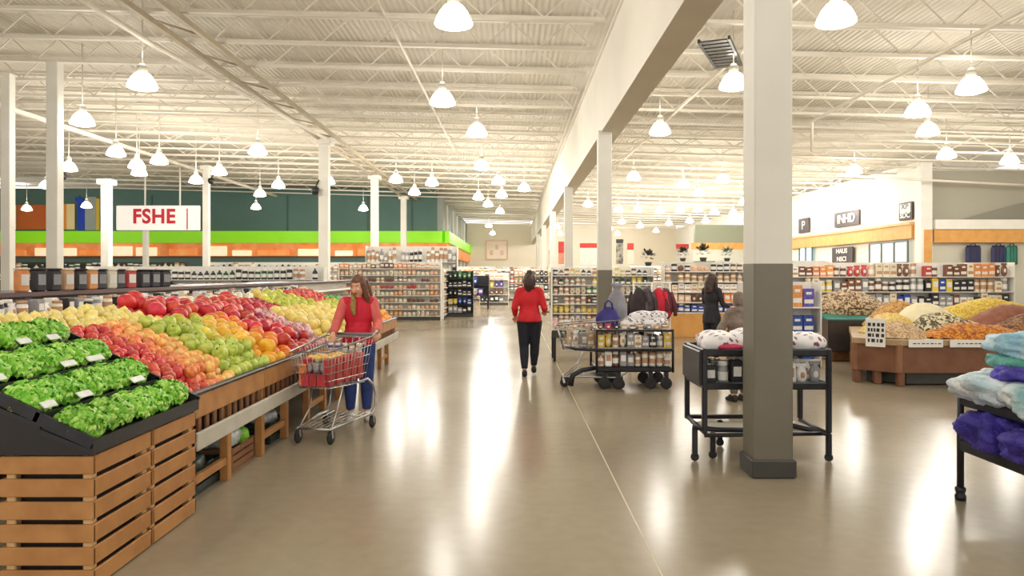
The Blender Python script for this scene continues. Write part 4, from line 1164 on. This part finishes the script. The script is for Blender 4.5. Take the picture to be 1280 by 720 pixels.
# ------------------------------------------------------------------ shopping carts
red_pl = mat('red_plastic', '#b51f2a', '#c22c38', 5, .4)
def shopping_cart(label, loc, rz, hm, basket_m=chrome):
    t = empty('shopping_cart', label, 'shopping cart', loc, rz)
    Lp = lambda a, c, s: tuple(a[i] + (c[i] - a[i]) * s for i in range(3))
    # corners: rear/front, bottom/top (x half width, y, z)
    rb, rt, fb, ft = (.2, -.36, .5), (.27, -.42, .98), (.15, .40, .54), (.2, .5, .9)
    def ring(s, r, b):
        a = Lp(rb, rt, s); c = Lp(fb, ft, s)
        b.tube([(-a[0], a[1], a[2]), (-c[0], c[1], c[2]), (c[0], c[1], c[2]), (a[0], a[1], a[2])], r, 5, closed=True)
    b = B()
    for s in (0, .2, .4, .6, .8): ring(s, .0045, b)
    n = 13
    for sx in (-1, 1):
        for i in range(n + 1):
            p = Lp(rb, fb, i / n); q = Lp(rt, ft, i / n); b.tube([(sx * p[0], p[1], p[2]), (sx * q[0], q[1], q[2])], .003, 4)
    for i in range(8):
        u = -1 + 2 * i / 7
        for lo, hi in ((fb, ft), (rb, rt)): b.tube([(u * lo[0], lo[1], lo[2]), (u * hi[0], hi[1], hi[2])], .003, 4)
        b.tube([(u * rb[0], rb[1], rb[2]), (u * fb[0], fb[1], fb[2])], .003, 4)
    for i in range(9):
        p = Lp(rb, fb, i / 8); b.tube([(-p[0], p[1], p[2]), (p[0], p[1], p[2])], .003, 4)
    b.build('basket', basket_m, t, fix=False)
    b = B(); ring(1, .010, b); b.build('basket_rim', basket_m, t, fix=False)
    b = B()
    for sx in (-1, 1):
        b.tube([(sx * .27, -.42, .98), (sx * .275, -.52, 1.03), (sx * .275, -.56, .98)], .012, 6)
        b.tube([(sx * .17, .40, .145), (sx * .25, -.2, .16), (sx * .265, -.40, .16), (sx * .27, -.5, .22), (sx * .262, -.52, .34), (sx * .25, -.47, .46), (sx * .225, -.38, .53), (sx * .2, -.2, .52)], .0125, 7)
    b.tube([(-.17, .40, .145), (.17, .40, .145)], .012, 6); b.tube([(-.25, -.25, .155), (.25, -.25, .155)], .01, 6)
    for sx in (-1, 1): b.tube([(sx * .17, .36, .15), (sx * .15, .2, .3), (sx * .16, .1, .52)], .009, 6)
    b.build('cart_frame', chrome, t, fix=False)
    b = B()
    for i in range(7): u = -.16 + .32 * i / 6; b.tube([(u, .38, .16), (u * 1.4, -.38, .175)], .0035, 4)
    b.tube([(-.18, .1, .165), (.18, .1, .165)], .004, 4)
    b.build('lower_rack', chrome, t, fix=False)
    B().tube([(-.285, -.56, .985), (.285, -.56, .985)], .018, 10).build('handle', hm, t)
    b = B()
    for i in range(7): u = -.2 + .4 * i / 6; b.tube([(u, -.41, .97), (u * .95, -.2, .78)], .003, 4)
    for s in (0, .33, .66, 1): b.tube([(-.22 + .01 * s, -.41 + .21 * s, .97 - .19 * s), (.22 - .01 * s, -.41 + .21 * s, .97 - .19 * s)], .004, 4)
    b.build('child_seat', basket_m, t, fix=False)
    for x, y in ((-.17, .40), (.17, .40), (-.265, -.40), (.265, -.40)):
        wheel = B().lathe([(.03, -.016), (.058, -.016), (.066, -.01), (.066, .01), (.058, .016), (.03, .016)], 18, M=Matrix.Translation((x, y - .02, .066)) @ Matrix.Rotation(PI / 2, 4, 'Y')).build('wheel', rubber, t)
        b = B(); b.tube([(x, y, .155), (x, y, .135)], .014, 8)
        for s in (-.022, .022): b.bar((x + s, y, .135), (x + s, y - .02, .06), .005, .028)
        b.build('caster_fork', chrome, wheel, fix=False)
    return t
cx0, cy0, cr = -1.84, 7.36, PI - .2
cart1 = shopping_cart('wire shopping cart full of red packs and yellow fruit beside the produce table', (cx0, cy0, 0), cr, mat('handle_gray', '#6f7478', '#7d8286', 6, .5))
CM = Matrix.Translation((cx0, cy0, 0)) @ Matrix.Rotation(cr, 4, 'Z')
def in_cart(k, c, x, y, z, d, where, rz=0):
    p = CM @ Vector((x, y, z)); return put_good(k, c, p, d, cr + rz, where)
rc = random.Random(4)
for i in range(5):
    for sx in (-1, 1):
        in_cart('carton', 'red', sx * (.115 + .012 * (4 - i)), -.28 + i * .145, .55, (.075, .13, .27), 'along the side of the filled shopping cart')
for i in range(3): in_cart('carton', 'red', -.08 + i * .08, .405, .56, (.075, .05, .12), 'at the front of the filled shopping cart')
in_cart('box', 'orange', .115, .40, .57, (.06, .05, .2), 'at the front corner of the filled shopping cart')
for i in range(3): in_cart('pouch', 'gray', -.07 + i * .075, .34, .68, (.075, .07, .1), 'over the front of the filled shopping cart')
for i in range(5):
    for j in range(4):
        p = CM @ Vector((-.105 + j * .07, -.1 + i * .085, .80 + .012 * ((i + j) % 2)))
        put_fruit_c = place(FR['apricot' if (i + j) % 2 else 'melon'][0], p, (0, 0, rc.uniform(0, 6)), (.07,) * 3, 'small %s fruit piled in the shopping cart' % ('orange' if (i + j) % 2 else 'yellow'), 'fruit in the shopping cart', 'fruit')
for i in range(4):
    in_cart('carton', 'gray', -.1 + i * .068, .08 - .02, .55, (.066, .4, .22), 'under the fruit in the filled shopping cart')
for j in range(5):
    in_cart('jar', ['tan', 'cream', 'brown', 'purple', 'purple'][j], -.16 + j * .08, -.31, .80, (.07, .07, .11), 'on the child seat of the filled shopping cart')
p = CM @ Vector((.1, -.1, 0))

# second cart, facing left, beside the flat trolley
cart2 = shopping_cart('grey wire shopping cart with a blue bag beside the black platform trolley', (1.16, 10.62, 0), PI / 2 - .1, mat('handle_gray2', '#8a8d90', '#989b9e', 6, .5))
indigo = mat('indigo_bag', '#2d2670', '#3a3288', 6, .6, bump=.3)
tb = B(); tb.ell((0, 0, 0), (.16, .09, .17), 20, 14, fn=lambda q: Vector((q.x * (1.12 - 1.1 * q.z), q.y * (1 - 1.5 * q.z), max(q.z, -.14))) * (1 + .12 * noise.noise(q * 9)))
tote = tb.build('tote_bag', indigo, loc=(1.40, 10.45, 1.0), label='dark blue bag standing in the grey cart by the trolley', cat='bag')
for s in (-1, 1): B().tube([(-.06, s * .03, .13), (-.05, s * .04, .22), (0, s * .045, .26), (.05, s * .04, .22), (.06, s * .03, .13)], .009, 6).build('handle', indigo, tote)
gb = B(); gb.lathe([(.02, -.3), (.13, -.29), (.16, -.2), (.155, -.05), (.13, .12), (.09, .2), (.05, .24), (.055, .27), (.085, .32), (.07, .33), (.02, .3)], 22)
gb.v = [tuple(Vector((q[0], q[1] * .75, q[2])) * (1 + .14 * noise.noise(Vector(q) * 8))) for q in gb.v]
gb.build('cloth_sack', mat('gray_sack', '#85848e', '#9a99a2', 7, .75, bump=.4), loc=(1.56, 10.72, 1.16), label='tall grey cloth sack behind the blue bag on the trolley', cat='bag')
for i in range(7):
    put_good(rc.choice(['carton', 'pouch', 'box']), rc.choice(['white', 'gray', 'tan', 'cream', 'orange']), (.84 + i * .1, 10.58 + rc.uniform(-.06, .06), .56 + .02 * (i % 2)), (.1, .12, rc.uniform(.2, .3)), rc.uniform(-.3, .3), 'loaded in the grey wire cart by the trolley')
# black platform trolley
tl = empty('platform_trolley', 'black two tier platform trolley loaded with white packs', 'trolley', (0, 0, 0))
x0, x1, y0, y1 = 1.2, 2.28, 10.2, 10.95
tl.location = ((x0 + x1) / 2, (y0 + y1) / 2, 0); hw, hd = (x1 - x0) / 2, (y1 - y0) / 2
B().cbox((0, 0, .29), (2 * hw, 2 * hd, .075), .02).build('lower_deck', blackm, tl)
B().cbox((0, 0, .585), (2 * hw, 2 * hd, .02), .006).build('middle_deck', gray_board, tl)
b = B(); b.tube([(-hw - .42, -hd + .2, .60), (-hw - .3, -hd - .0, .58), (-hw, -hd - .02, .57), (hw, -hd - .02, .57), (hw + .02, 0, .57), (hw, hd, .57), (-hw, hd, .57)], .022, 8); b.build('bumper_rail', blackm, tl)
b = B(); b.tube([(-hw, -hd, .84), (hw, -hd, .84), (hw, hd, .84), (-hw, hd, .84)], .016, 8, closed=True); b.build('top_rail', blackm, tl)
b = B()
for k in range(12):
    u = -hw + 2 * hw * k / 11
    b.tube([(u, -hd, .6), (u, -hd, .84)], .004, 5); b.tube([(u, hd, .6), (u, hd, .84)], .004, 5)
b.build('side_wires', chrome, tl, fix=False)
for sx in (-1, 1):
    for sy in (-1, 1): B().tube([(sx * hw, sy * hd, .25), (sx * hw, sy * hd, .86)], .018, 8).build('post', blackm, tl)
B().cbox((0, 0, .845), (2 * hw - .04, 2 * hd - .04, .016), .004).build('top_deck', white_p, tl)
for x in (-hw + .12, -hw + .32, hw - .3, hw - .08):
    for sy in (-1, 1):
        wh = B().lathe([(.03, -.02), (.07, -.02), (.085, -.012), (.085, .012), (.07, .02), (.03, .02)], 18, M=Matrix.Translation((x, sy * (hd - .08), .085)) @ Matrix.Rotation(PI / 2, 4, 'X')).build('wheel', rubber, tl)
        B().bar((x, sy * (hd - .08), .26), (x, sy * (hd - .08), .12), .06, .05).build('caster_fork', blackm, wh)
B().tube([(-hw, -hd + .1, .3), (-hw - .2, -hd + .1, .27), (-hw - .33, -hd + .1, .2), (-hw - .37, -hd + .1, .05)], [.03, .035, .04, .05], 10).build('pull_arm', blackm, tl)
for i in range(10):
    for j in range(2):
        put_good(rc.choice(['carton', 'jar', 'pouch', 'box']), rc.choice(['white', 'cream', 'white', 'black', 'gray', 'yellow']), (x0 + .07 + i * .105, y0 + .1 + j * .3, .597), (.1, .12, rc.uniform(.15, .22)), 0, 'on the middle deck of the platform trolley')
        put_good(rc.choice(['jar', 'carton', 'bottle']), rc.choice(['white', 'cream', 'brown', 'white', 'gray']), (x0 + .07 + i * .105, y0 + .1 + j * .3, .33), (.1, .12, rc.uniform(.17, .23)), 0, 'on the lower deck of the platform trolley')
wbag = mat('white_bag', '#8a4a5e', '#f4f2f4', 32, .4, bump=.5, bscale=14, kind='voronoi', lo=.06, hi=.13)
wprint = mat('white_print_bag', '#77707c', '#f3f0f2', 34, .4, bump=.4, bscale=14, kind='voronoi', lo=.1, hi=.16)
sack = lumpy('plush_pack', wprint, (.19, .13, .08), 2.2, .22)
for i, (x, y, z, s) in enumerate([(1.72, 10.4, .93, 1), (2.05, 10.4, .93, 1), (1.75, 10.7, .93, 1), (2.1, 10.7, .94, 1), (1.88, 10.45, 1.03, .95), (2.12, 10.6, 1.03, .85)]):
    place(sack, (x, y, z), (0, 0, rc.uniform(-.3, .3)), (s, s, s), ['white pack at the front middle of the trolley top', 'white pack at the front right of the trolley top', 'white pack at the rear middle of the trolley top', 'white pack at the rear right of the trolley top', 'upper white pack on the trolley pile, left one', 'upper white pack on the trolley pile, right one'][i], 'white packs on the platform trolley', 'pack')
for i in range(9):
    put_good(rc.choice(['jar', 'pouch']), rc.choice(['red', 'white', 'brown', 'tan', 'gray', 'black']), (1.26 + i * .115, 10.27, .853), (.09, .09, rc.uniform(.06, .09)), 0, 'along the front edge of the trolley top')

# the low wire bin behind the walking woman
lb = empty('display_table', 'low white display table of packets right of the woman in red', 'display table', (1.35, 13.8, 0))
B().cbox((0, 0, .58), (1.2, .7, .05), .01).build('table_top', gray_board, lb)
B().cbox((0, -.34, .52), (1.2, .03, .14), .006).build('apron', base_dark, lb)
for sx in (-1, 1):
    for sy in (-1, 1): B().cbox((sx * .55, sy * .3, .28), (.05, .05, .56), .006).build('leg', blackm, lb)
for i in range(10):
    for j in range(3):
        put_good(rc.choice(['pouch', 'loaf', 'jar']), rc.choice(['white', 'cream', 'peach', 'white', 'pink']), (.82 + i * .118, 13.55 + j * .2, .606), (.115, .15, rc.uniform(.12, .2)), 0, 'on the low display table')
# clothes rack with white frame beyond the trolley
rk = empty('clothes_rack', 'white framed rack with dark and red clothes beyond the trolley', 'rack', (2.95, 15.2, 0))
for x in (-.38, .0, .38):
    B().tube([(x, -.2, 0), (x, 0, .03), (x, 0, 1.45)], .022, 8).build('post', white_p, rk)
B().tube([(-.4, 0, 1.45), (.42, 0, 1.45)], .02, 8).build('hang_rail', white_p, rk)
B().cbox((0, 0, .05), (.9, .4, .04), .01).build('foot', white_p, rk)
def garment(x, c1, lab):
    b = B(); pts = []
    b.ell((0, 0, -.35), (.1, .16, .34), 12, 10, fn=lambda q: Vector((q.x * (1.2 - q.z), q.y * (1.1 - .4 * q.z), q.z)) * (1 + .08 * noise.noise(q * 9)))
    b.tube([(0, -.14, -.1), (0.02, -.22, -.35), (0.02, -.24, -.6)], [.05, .05, .04], 8); b.tube([(0, .14, -.1), (.02, .22, -.35), (.02, .24, -.6)], [.05, .05, .04], 8)
    o = b.build('hanging_garment', c1, loc=(2.95 + x, 15.2, 1.36), rz=.9, label=lab, cat='garment')
    B().tube([(0, -.12, -.06), (0, 0, .03), (0, .0, .1), (0, .03, .11)], .008, 5).build('hanger', chrome, o)
garment(-.28, mat('dark_cloth', '#2b2226', '#3d3136', 8, .8), 'black garment hanging left on the white rack'); garment(-.12, mat('dark_cloth2', '#3a3034', '#5d5358', 8, .8), 'dark grey garment hanging on the white rack')
garment(.14, MATS['red_vest'], 'red garment hanging on the white rack'); garment(.27, mat('maroon_cloth', '#5a2430', '#6e3440', 8, .8), 'maroon garment hanging right on the white rack')

# ------------------------------------------------------------------ black goods cart behind the near column
gx0, gx1, gy0, gy1 = 1.69, 2.78, 6.32, 6.95
gc = empty('goods_cart', 'black two shelf cart of white bags behind the near column', 'cart', ((gx0 + gx1) / 2, (gy0 + gy1) / 2, 0))
hw, hd = (gx1 - gx0) / 2, (gy1 - gy0) / 2
for sx in (-1, 1):
    for sy in (-1, 1): B().cbox((sx * hw, sy * hd, .62), (.045, .045, .74), .008).build('post', blackm, gc)
for z, n in ((.955, 'upper_shelf'), (.665, 'lower_shelf')):
    b = B(); b.box((0, 0, z - .02), (2 * hw, 2 * hd, .015))
    for sy in (-1, 1): b.cbox((0, sy * hd, z), (2 * hw + .04, .035, .065), .01)
    for sx in (-1, 1): b.cbox((sx * hw, 0, z), (.035, 2 * hd, .065), .01)
    b.build(n, blackm, gc)
b = B(); b.cbox((-hw - .03, 0, .82), (.03, 2 * hd, .3), .01); b.build('end_panel', blackm, gc)
b = B(); b.tube([(-hw - .1, -hd + .02, .30), (-hw + .1, -hd, .28), (hw * .1, -hd + .02, .27)], .022, 8)
b.tube([(-hw, -hd, .26), (-hw, hd, .27), (hw * .2, hd, .27), (hw, -hd, .24)], .022, 8); b.tube([(-hw, -hd, .23), (hw, -hd + .05, .235)], .018, 8); b.tube([(hw, -hd, .24), (hw, hd, .24)], .02, 8)
b.build('base_rail', blackm, gc)
b = B(); b.box((0, .02, .225), (2 * hw - .04, 2 * hd - .1, .012)); b.build('base_tray', gray_board, gc)
for (x, y, z1) in ((-hw - .08, -hd + .02, .29), (-hw + .1, -hd + .1, .24), (-hw + .3, hd - .06, .25), (hw * .42, hd - .05, .25), (hw, -hd, .25)):
    lg = B().cbox((x, y, (z1 + .05) / 2), (.045, .045, z1 - .05), .008).build('caster_leg', blackm, gc)
    B().lathe([(.015, -.014), (.034, -.014), (.038, 0), (.034, .014), (.015, .014)], 14, M=Matrix.Translation((x, y, .038)) @ Matrix.Rotation(PI / 2, 4, 'X')).build('wheel', rubber, lg)
spots = [(1.86, 6.48, 1.03), (2.14, 6.5, 1.04), (2.42, 6.48, 1.04), (2.64, 6.5, 1.03), (1.9, 6.76, 1.03), (2.2, 6.78, 1.04), (2.5, 6.78, 1.04)]
gw = ['front left', 'front second from left', 'front second from right', 'front right', 'rear left', 'rear middle', 'rear right']
sack2 = lumpy('plush_bag', wbag, (.17, .14, .085), 5.1, .28)
for i, q in enumerate(spots):
    o = place(sack2, q, (0, 0, rc.uniform(-.4, .4)), (1, 1, rc.uniform(.95, 1.15)), 'white printed bag on the black cart top, ' + gw[i], 'white bags on the black cart', 'bag')
dots = mat('bag_print', '#c22a4c', '#d04464', 9, .5)
pk = lumpy('packet', dots, (.12, .05, .03), 1.4, .2, loc=(1.93, 6.37, 1.0), label='flat crimson packet at the front edge of the black cart top', cat='packet')
for i in range(9):
    for j in range(2):
        c = rc.choice(['white', 'cream', 'white', 'gray'] if i > 4 else ['white', 'black', 'gray', 'cream'])
        put_good(rc.choice(['jar', 'pouch', 'carton']) if i > 4 else rc.choice(['jar', 'carton']), c, (1.76 + i * .117, 6.42 + j * .2, .665), (.105, .12, rc.uniform(.17, .24)), 0, 'on the lower shelf of the black cart')

# ------------------------------------------------------------------ rack of plush bags at the right edge
rx0, rx1, ry0, ry1 = 3.27, 4.3, 3.9, 5.25
rr_ = empty('goods_rack', 'black rack of plush teal, white and purple bags at the right edge', 'rack', ((rx0 + rx1) / 2, (ry0 + ry1) / 2, 0))
hw, hd = (rx1 - rx0) / 2, (ry1 - ry0) / 2
for sx in (-1, 1):
    for sy in (-1, 1):
        pst = B().tube([(sx * hw, sy * hd, .07), (sx * hw, sy * hd, .8)], .024, 10).build('post', blackm, rr_)
        B().lathe([(.035, 0), (.038, .03), (.028, .05), (.036, .07), (.036, .09), (.026, .1)], 12, c=(sx * hw, sy * hd, 0)).build('foot_cap', black, pst)
for z, n in ((.73, 'upper_shelf'), (.40, 'lower_shelf')):
    b = B(); b.box((0, 0, z), (2 * hw, 2 * hd, .02))
    for s in (-1, 1):
        b.cbox((s * hw, 0, z), (.03, 2 * hd, .075), .01); b.cbox((0, s * hd, z), (2 * hw, .03, .075), .01)
    b.build(n, blackm, rr_)
def fmat(n, a, c, e): return mat(n, a, c, 9, .6, bump=.9, bscale=30)
teal_bag = mat('teal_white_bag', '#3f8e98', '#e8eef0', 4, .6, bump=.8, bscale=30); white_bag = mat('frost_bag', '#a9c6d2', '#f0f3f6', 4.5, .6, bump=.8, bscale=30)
purple_bag = mat('violet_bag', '#231a78', '#5a4cc0', 6, .6, bump=.9, bscale=30); green_bag = mat('green_teal_bag', '#1f7a5e', '#7fc0c0', 5, .6, bump=.8, bscale=30); blue_bag = mat('pale_blue_bag', '#6fa6c0', '#c4dde6', 4, .6, bump=.8, bscale=30)
def plush(m, r, loc, rz, seed, lab):
    o = lumpy('plush_bag', m, r, seed, .34, 5.5, 56, 36, loc=loc, rz=rz, label=lab, cat='bag')
plush(white_bag, (.24, .27, .12), (3.37, 5.0, .85), .2, 1.1, 'white and pale blue plush bag at the near left corner of the rack top')
plush(teal_bag, (.26, .27, .11), (3.4, 4.52, .84), -.1, 2.3, 'white and teal plush bag on the rack top in front')
plush(white_bag, (.26, .26, .12), (3.85, 5.05, .86), .4, 3.7, 'white and pale blue plush bag behind on the rack top')
plush(teal_bag, (.26, .26, .11), (3.9, 4.5, .85), .1, 4.2, 'white and teal plush bag on the rack top at the photo edge')
plush(purple_bag, (.16, .14, .06), (3.42, 4.83, .98), .3, 4.9, 'small purple plush bag squeezed between the rack top piles')
plush(green_bag, (.24, .25, .075), (3.6, 4.95, 1.03), .2, 5.5, 'green plush bag under the pale blue top one')
plush(blue_bag, (.27, .26, .1), (3.62, 4.97, 1.15), -.2, 6.1, 'pale blue plush bag on top of the whole pile')
for i, (x, y) in enumerate([(3.38, 4.98), (3.4, 4.52), (3.42, 4.12), (3.92, 4.98), (3.92, 4.5)]):
    plush(purple_bag, (.27, .25, .135), (x, y, .56), .1 * i, 7 + i * 1.3, ['violet plush bag on the lower rack shelf at the far left corner', 'violet plush bag second along the lower rack shelf', 'violet plush bag nearest on the lower rack shelf', 'violet plush bag at the inner rear of the lower rack shelf', 'violet plush bag at the inner front of the lower rack shelf'][i])

# ------------------------------------------------------------------ timber bulk bin
bb = empty('bulk_bin', 'large brown timber bin with chamfered corners heaped with nuts', 'bin', (7.6, 12, 0))
def L_(x, y): return (x - 7.6, y - 12)
oct_ = [L_(5.64, 10.5), L_(9.6, 10.5), L_(10.1, 11.0), L_(10.1, 13.2), L_(6.2, 13.2), L_(5.2, 10.95)]
brn = mat('bin_timber', '#70472e', '#7f553a', 5, .5)
b = B(); b.prism(oct_, 2, .2, .60); b.build('bin_body', brn, bb)
def shr(poly, f): return [(x * f + .0, y * f) for x, y in poly]
b = B(); b.prism(shr(oct_, 1.012), 2, .60, .68); b.build('rim_board', mat('rim_timber', '#a58a68', '#b79c7a', 5, .5), bb)
for (x, y) in (oct_[0], oct_[5], (oct_[0][0] + 1.9, oct_[0][1]), (oct_[0][0] - .22, oct_[0][1] + .25), oct_[3], oct_[4]):
    B().cbox((x * .975, y * .965, .12), (.1, .1, .24), .012).build('leg', brn, bb)
for p, q in ((oct_[0], oct_[0]), (oct_[5], oct_[5])):
    B().cbox((p[0] * .995, p[1] * .99, .4), (.09, .09, .42), .012).build('corner_post', mat('post_timber', '#80553a', '#8f6346', 5, .5), bb)
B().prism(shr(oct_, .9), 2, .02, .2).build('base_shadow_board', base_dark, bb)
# price strips along the rim
def card(name, c, w, h, rz, label, marks=3, cat='price card'):
    t = empty(name, label, cat, c, rz)
    B().cbox((0, 0, 0), (w, .012, h), .003).build('card_board', white_card, t)
    b = B(); r = random.Random(int(c[0] * 100))
    for i in range(marks):
        u = -w * .38
        while u < w * .36:
            ww = r.uniform(.02, .05); b.box((u + ww / 2, -.008, h * (.28 - .56 * i / max(1, marks - 1)) if marks > 1 else 0), (ww, .004, h * .12)); u += ww + r.uniform(.012, .03)
    b.build('print_lines', dark_ink, t)
card('price_sign', (5.36, 10.62, .78), .27, .42, -.75, 'white price sign with dark print at the left corner of the timber bin', 4)
for x, w, lab in ((5.95, .5, 'first'), (6.75, .9, 'second'), (7.45, .22, 'third'), (7.78, .34, 'fourth'), (8.2, .4, 'fifth')):
    card('price_strip', (x + .05, 10.44, .635), w, .11, 0, lab + ' pale price strip from the left along the timber bin rim', 1)
# heaps of bulk goods
def heap(x, y, rx, ry, h, z, m, label, fr=9, amp=.02, flat=1.0, rz=0):
    b = B(); n, mm = 44, 14; vs = []; fs = []
    for i in range(mm + 1):
        s = i / mm
        for j in range(n):
            t = 2 * PI * j / n
            p = Vector((rx * s * math.cos(t), ry * s * math.sin(t), h * (1 - s ** (2 * flat))))
            p.z += noise.noise(Vector((p.x * fr + x, p.y * fr, 3))) * amp * 2 + noise.noise(Vector((p.x * 3, p.y * 3 + y, 7))) * amp * 2
            vs.append(p)
    for i in range(mm):
        for j in range(n):
            fs.append((i * n + j, i * n + (j + 1) % n, (i + 1) * n + (j + 1) % n, (i + 1) * n + j))
    b.add(vs, fs, True)
    b.prism([(rx * .98 * math.cos(2 * PI * j / 24), ry * .98 * math.sin(2 * PI * j / 24)) for j in range(24)], 2, -.12, .0)
    b.build('bulk_goods_heap', m, loc=(x, y, z), rz=rz, label=label, cat='bulk goods', kind='stuff', group='heaps in the timber bin')
v = lambda n, a, c, s=60: mat(n, a, c, s, .6, kind='voronoi', bump=.8)
heap(7.85, 11.9, 2.0, 1.2, .1, .66, v('mixed_nuts', '#8a5a2a', '#caa05a', 40), 'brown mixed nuts filling the timber bin under the heaps')
heap(5.9, 10.98, .46, .34, .24, .68, v('beans', '#b98f66', '#e2c6a0', 45), 'pale brown beans heaped at the left corner of the timber bin')
heap(6.95, 10.92, .85, .36, .22, .68, v('orange_nuts', '#a8521a', '#e0982e', 36), 'orange brown nuts in the front left bay of the timber bin')
heap(8.5, 10.92, .8, .36, .2, .68, v('golden_corn', '#c08a1e', '#e8bc3e', 36), 'golden grain in the front right bay of the timber bin')
heap(6.85, 11.45, .66, .42, .3, .72, v('speckled', '#4f4330', '#e4d8b0', 30), 'black and cream speckled beans heaped mid bin')
heap(6.8, 11.85, .68, .42, .42, .74, mat('flour_cream', '#ecdfb4', '#f3e9c8', 6, .7), 'smooth cream flour mound behind the speckled beans')
heap(6.2, 11.75, .5, .5, .3, .70, v('yellow_corn', '#dcb64e', '#f0d888', 40), 'pale yellow grain heaped at the left of the bin')
heap(8.5, 11.55, .9, .45, .3, .72, v('dark_beans', '#57301f', '#a5713a', 36), 'dark brown beans heaped in the middle right of the bin')
heap(8.35, 12.05, .85, .5, .38, .74, mat('cocoa_powder', '#87503c', '#9a6450', 8, .7, bump=.5), 'reddish brown powder mound at the right of the bin')
heap(8.4, 12.7, 1.2, .4, .42, .78, v('yellow_lentils', '#d9b232', '#f0d76a', 40), 'yellow lentils heaped along the rear right of the bin')
heap(6.75, 12.6, .6, .4, .4, .76, v('tan_oats', '#b07a3c', '#dcae6a', 40), 'tan oats heaped at the rear behind the cream mound')
# the dark green bin next to it
gb_ = empty('produce_bin', 'dark bin with a teal sloped top left of the timber bin', 'bin', (6.5, 13.9, 0))
B().prism([(-.62, -.5), (.6, -.5), (.6, .5), (-.3, .5)], 2, .2, .78).build('bin_body', mat('char_bin', '#3b3632', '#463f3a', 5, .5), gb_)
b = B(); b.prism([(-.5, .78), (.5, .84), (.5, .98), (-.5, .8)], 0, -.62, .6); b.build('sloped_top', mat('teal_top', '#2b7a70', '#37897f', 4, .5), gb_)
B().cbox((0, 0, .1), (1.0, .8, .2), .02).build('base_plinth', wood_dark, gb_)
heap(6.6, 14.2, .8, .5, .35, .98, v('speck_nuts', '#6f4a30', '#d8c29c', 34), 'speckled brown nuts heaped on the dark green bin')

# ------------------------------------------------------------------ camera, world, look
cam = bpy.data.cameras.new('camera'); co = bpy.data.objects.new('camera', cam); COL.objects.link(co)
co.location = (0, 0, CZ); co.rotation_euler = (PI / 2, 0, 0)
cam.sensor_width = 36; cam.sensor_fit = 'HORIZONTAL'; cam.lens = 36 * F / 1280; cam.shift_y = -(360 - HY) / 1280
cam.clip_end = 300
SC.camera = co
wd = bpy.data.worlds.new('hall_fill'); SC.world = wd; wd.use_nodes = True  # added ambient fill, entering through the open rear of the hall
wd.node_tree.nodes['Background'].inputs[0].default_value = (1, .95, .88, 1); wd.node_tree.nodes['Background'].inputs[1].default_value = 1.3
SC.view_settings.view_transform = 'Standard'
SC.view_settings.look = 'None'
SC.view_settings.exposure = 0.3
SC.cycles.use_denoising = True
SC.cycles.max_bounces = 6; SC.cycles.diffuse_bounces = 4; SC.cycles.glossy_bounces = 3
SC.cycles.sample_clamp_indirect = 6
# prototypes that were never placed are not part of the place
for o in list(SC.objects):
    if o.type == 'MESH' and o.parent is None and 'label' not in o and 'kind' not in o:
        print('DROP', o.name); bpy.data.objects.remove(o)
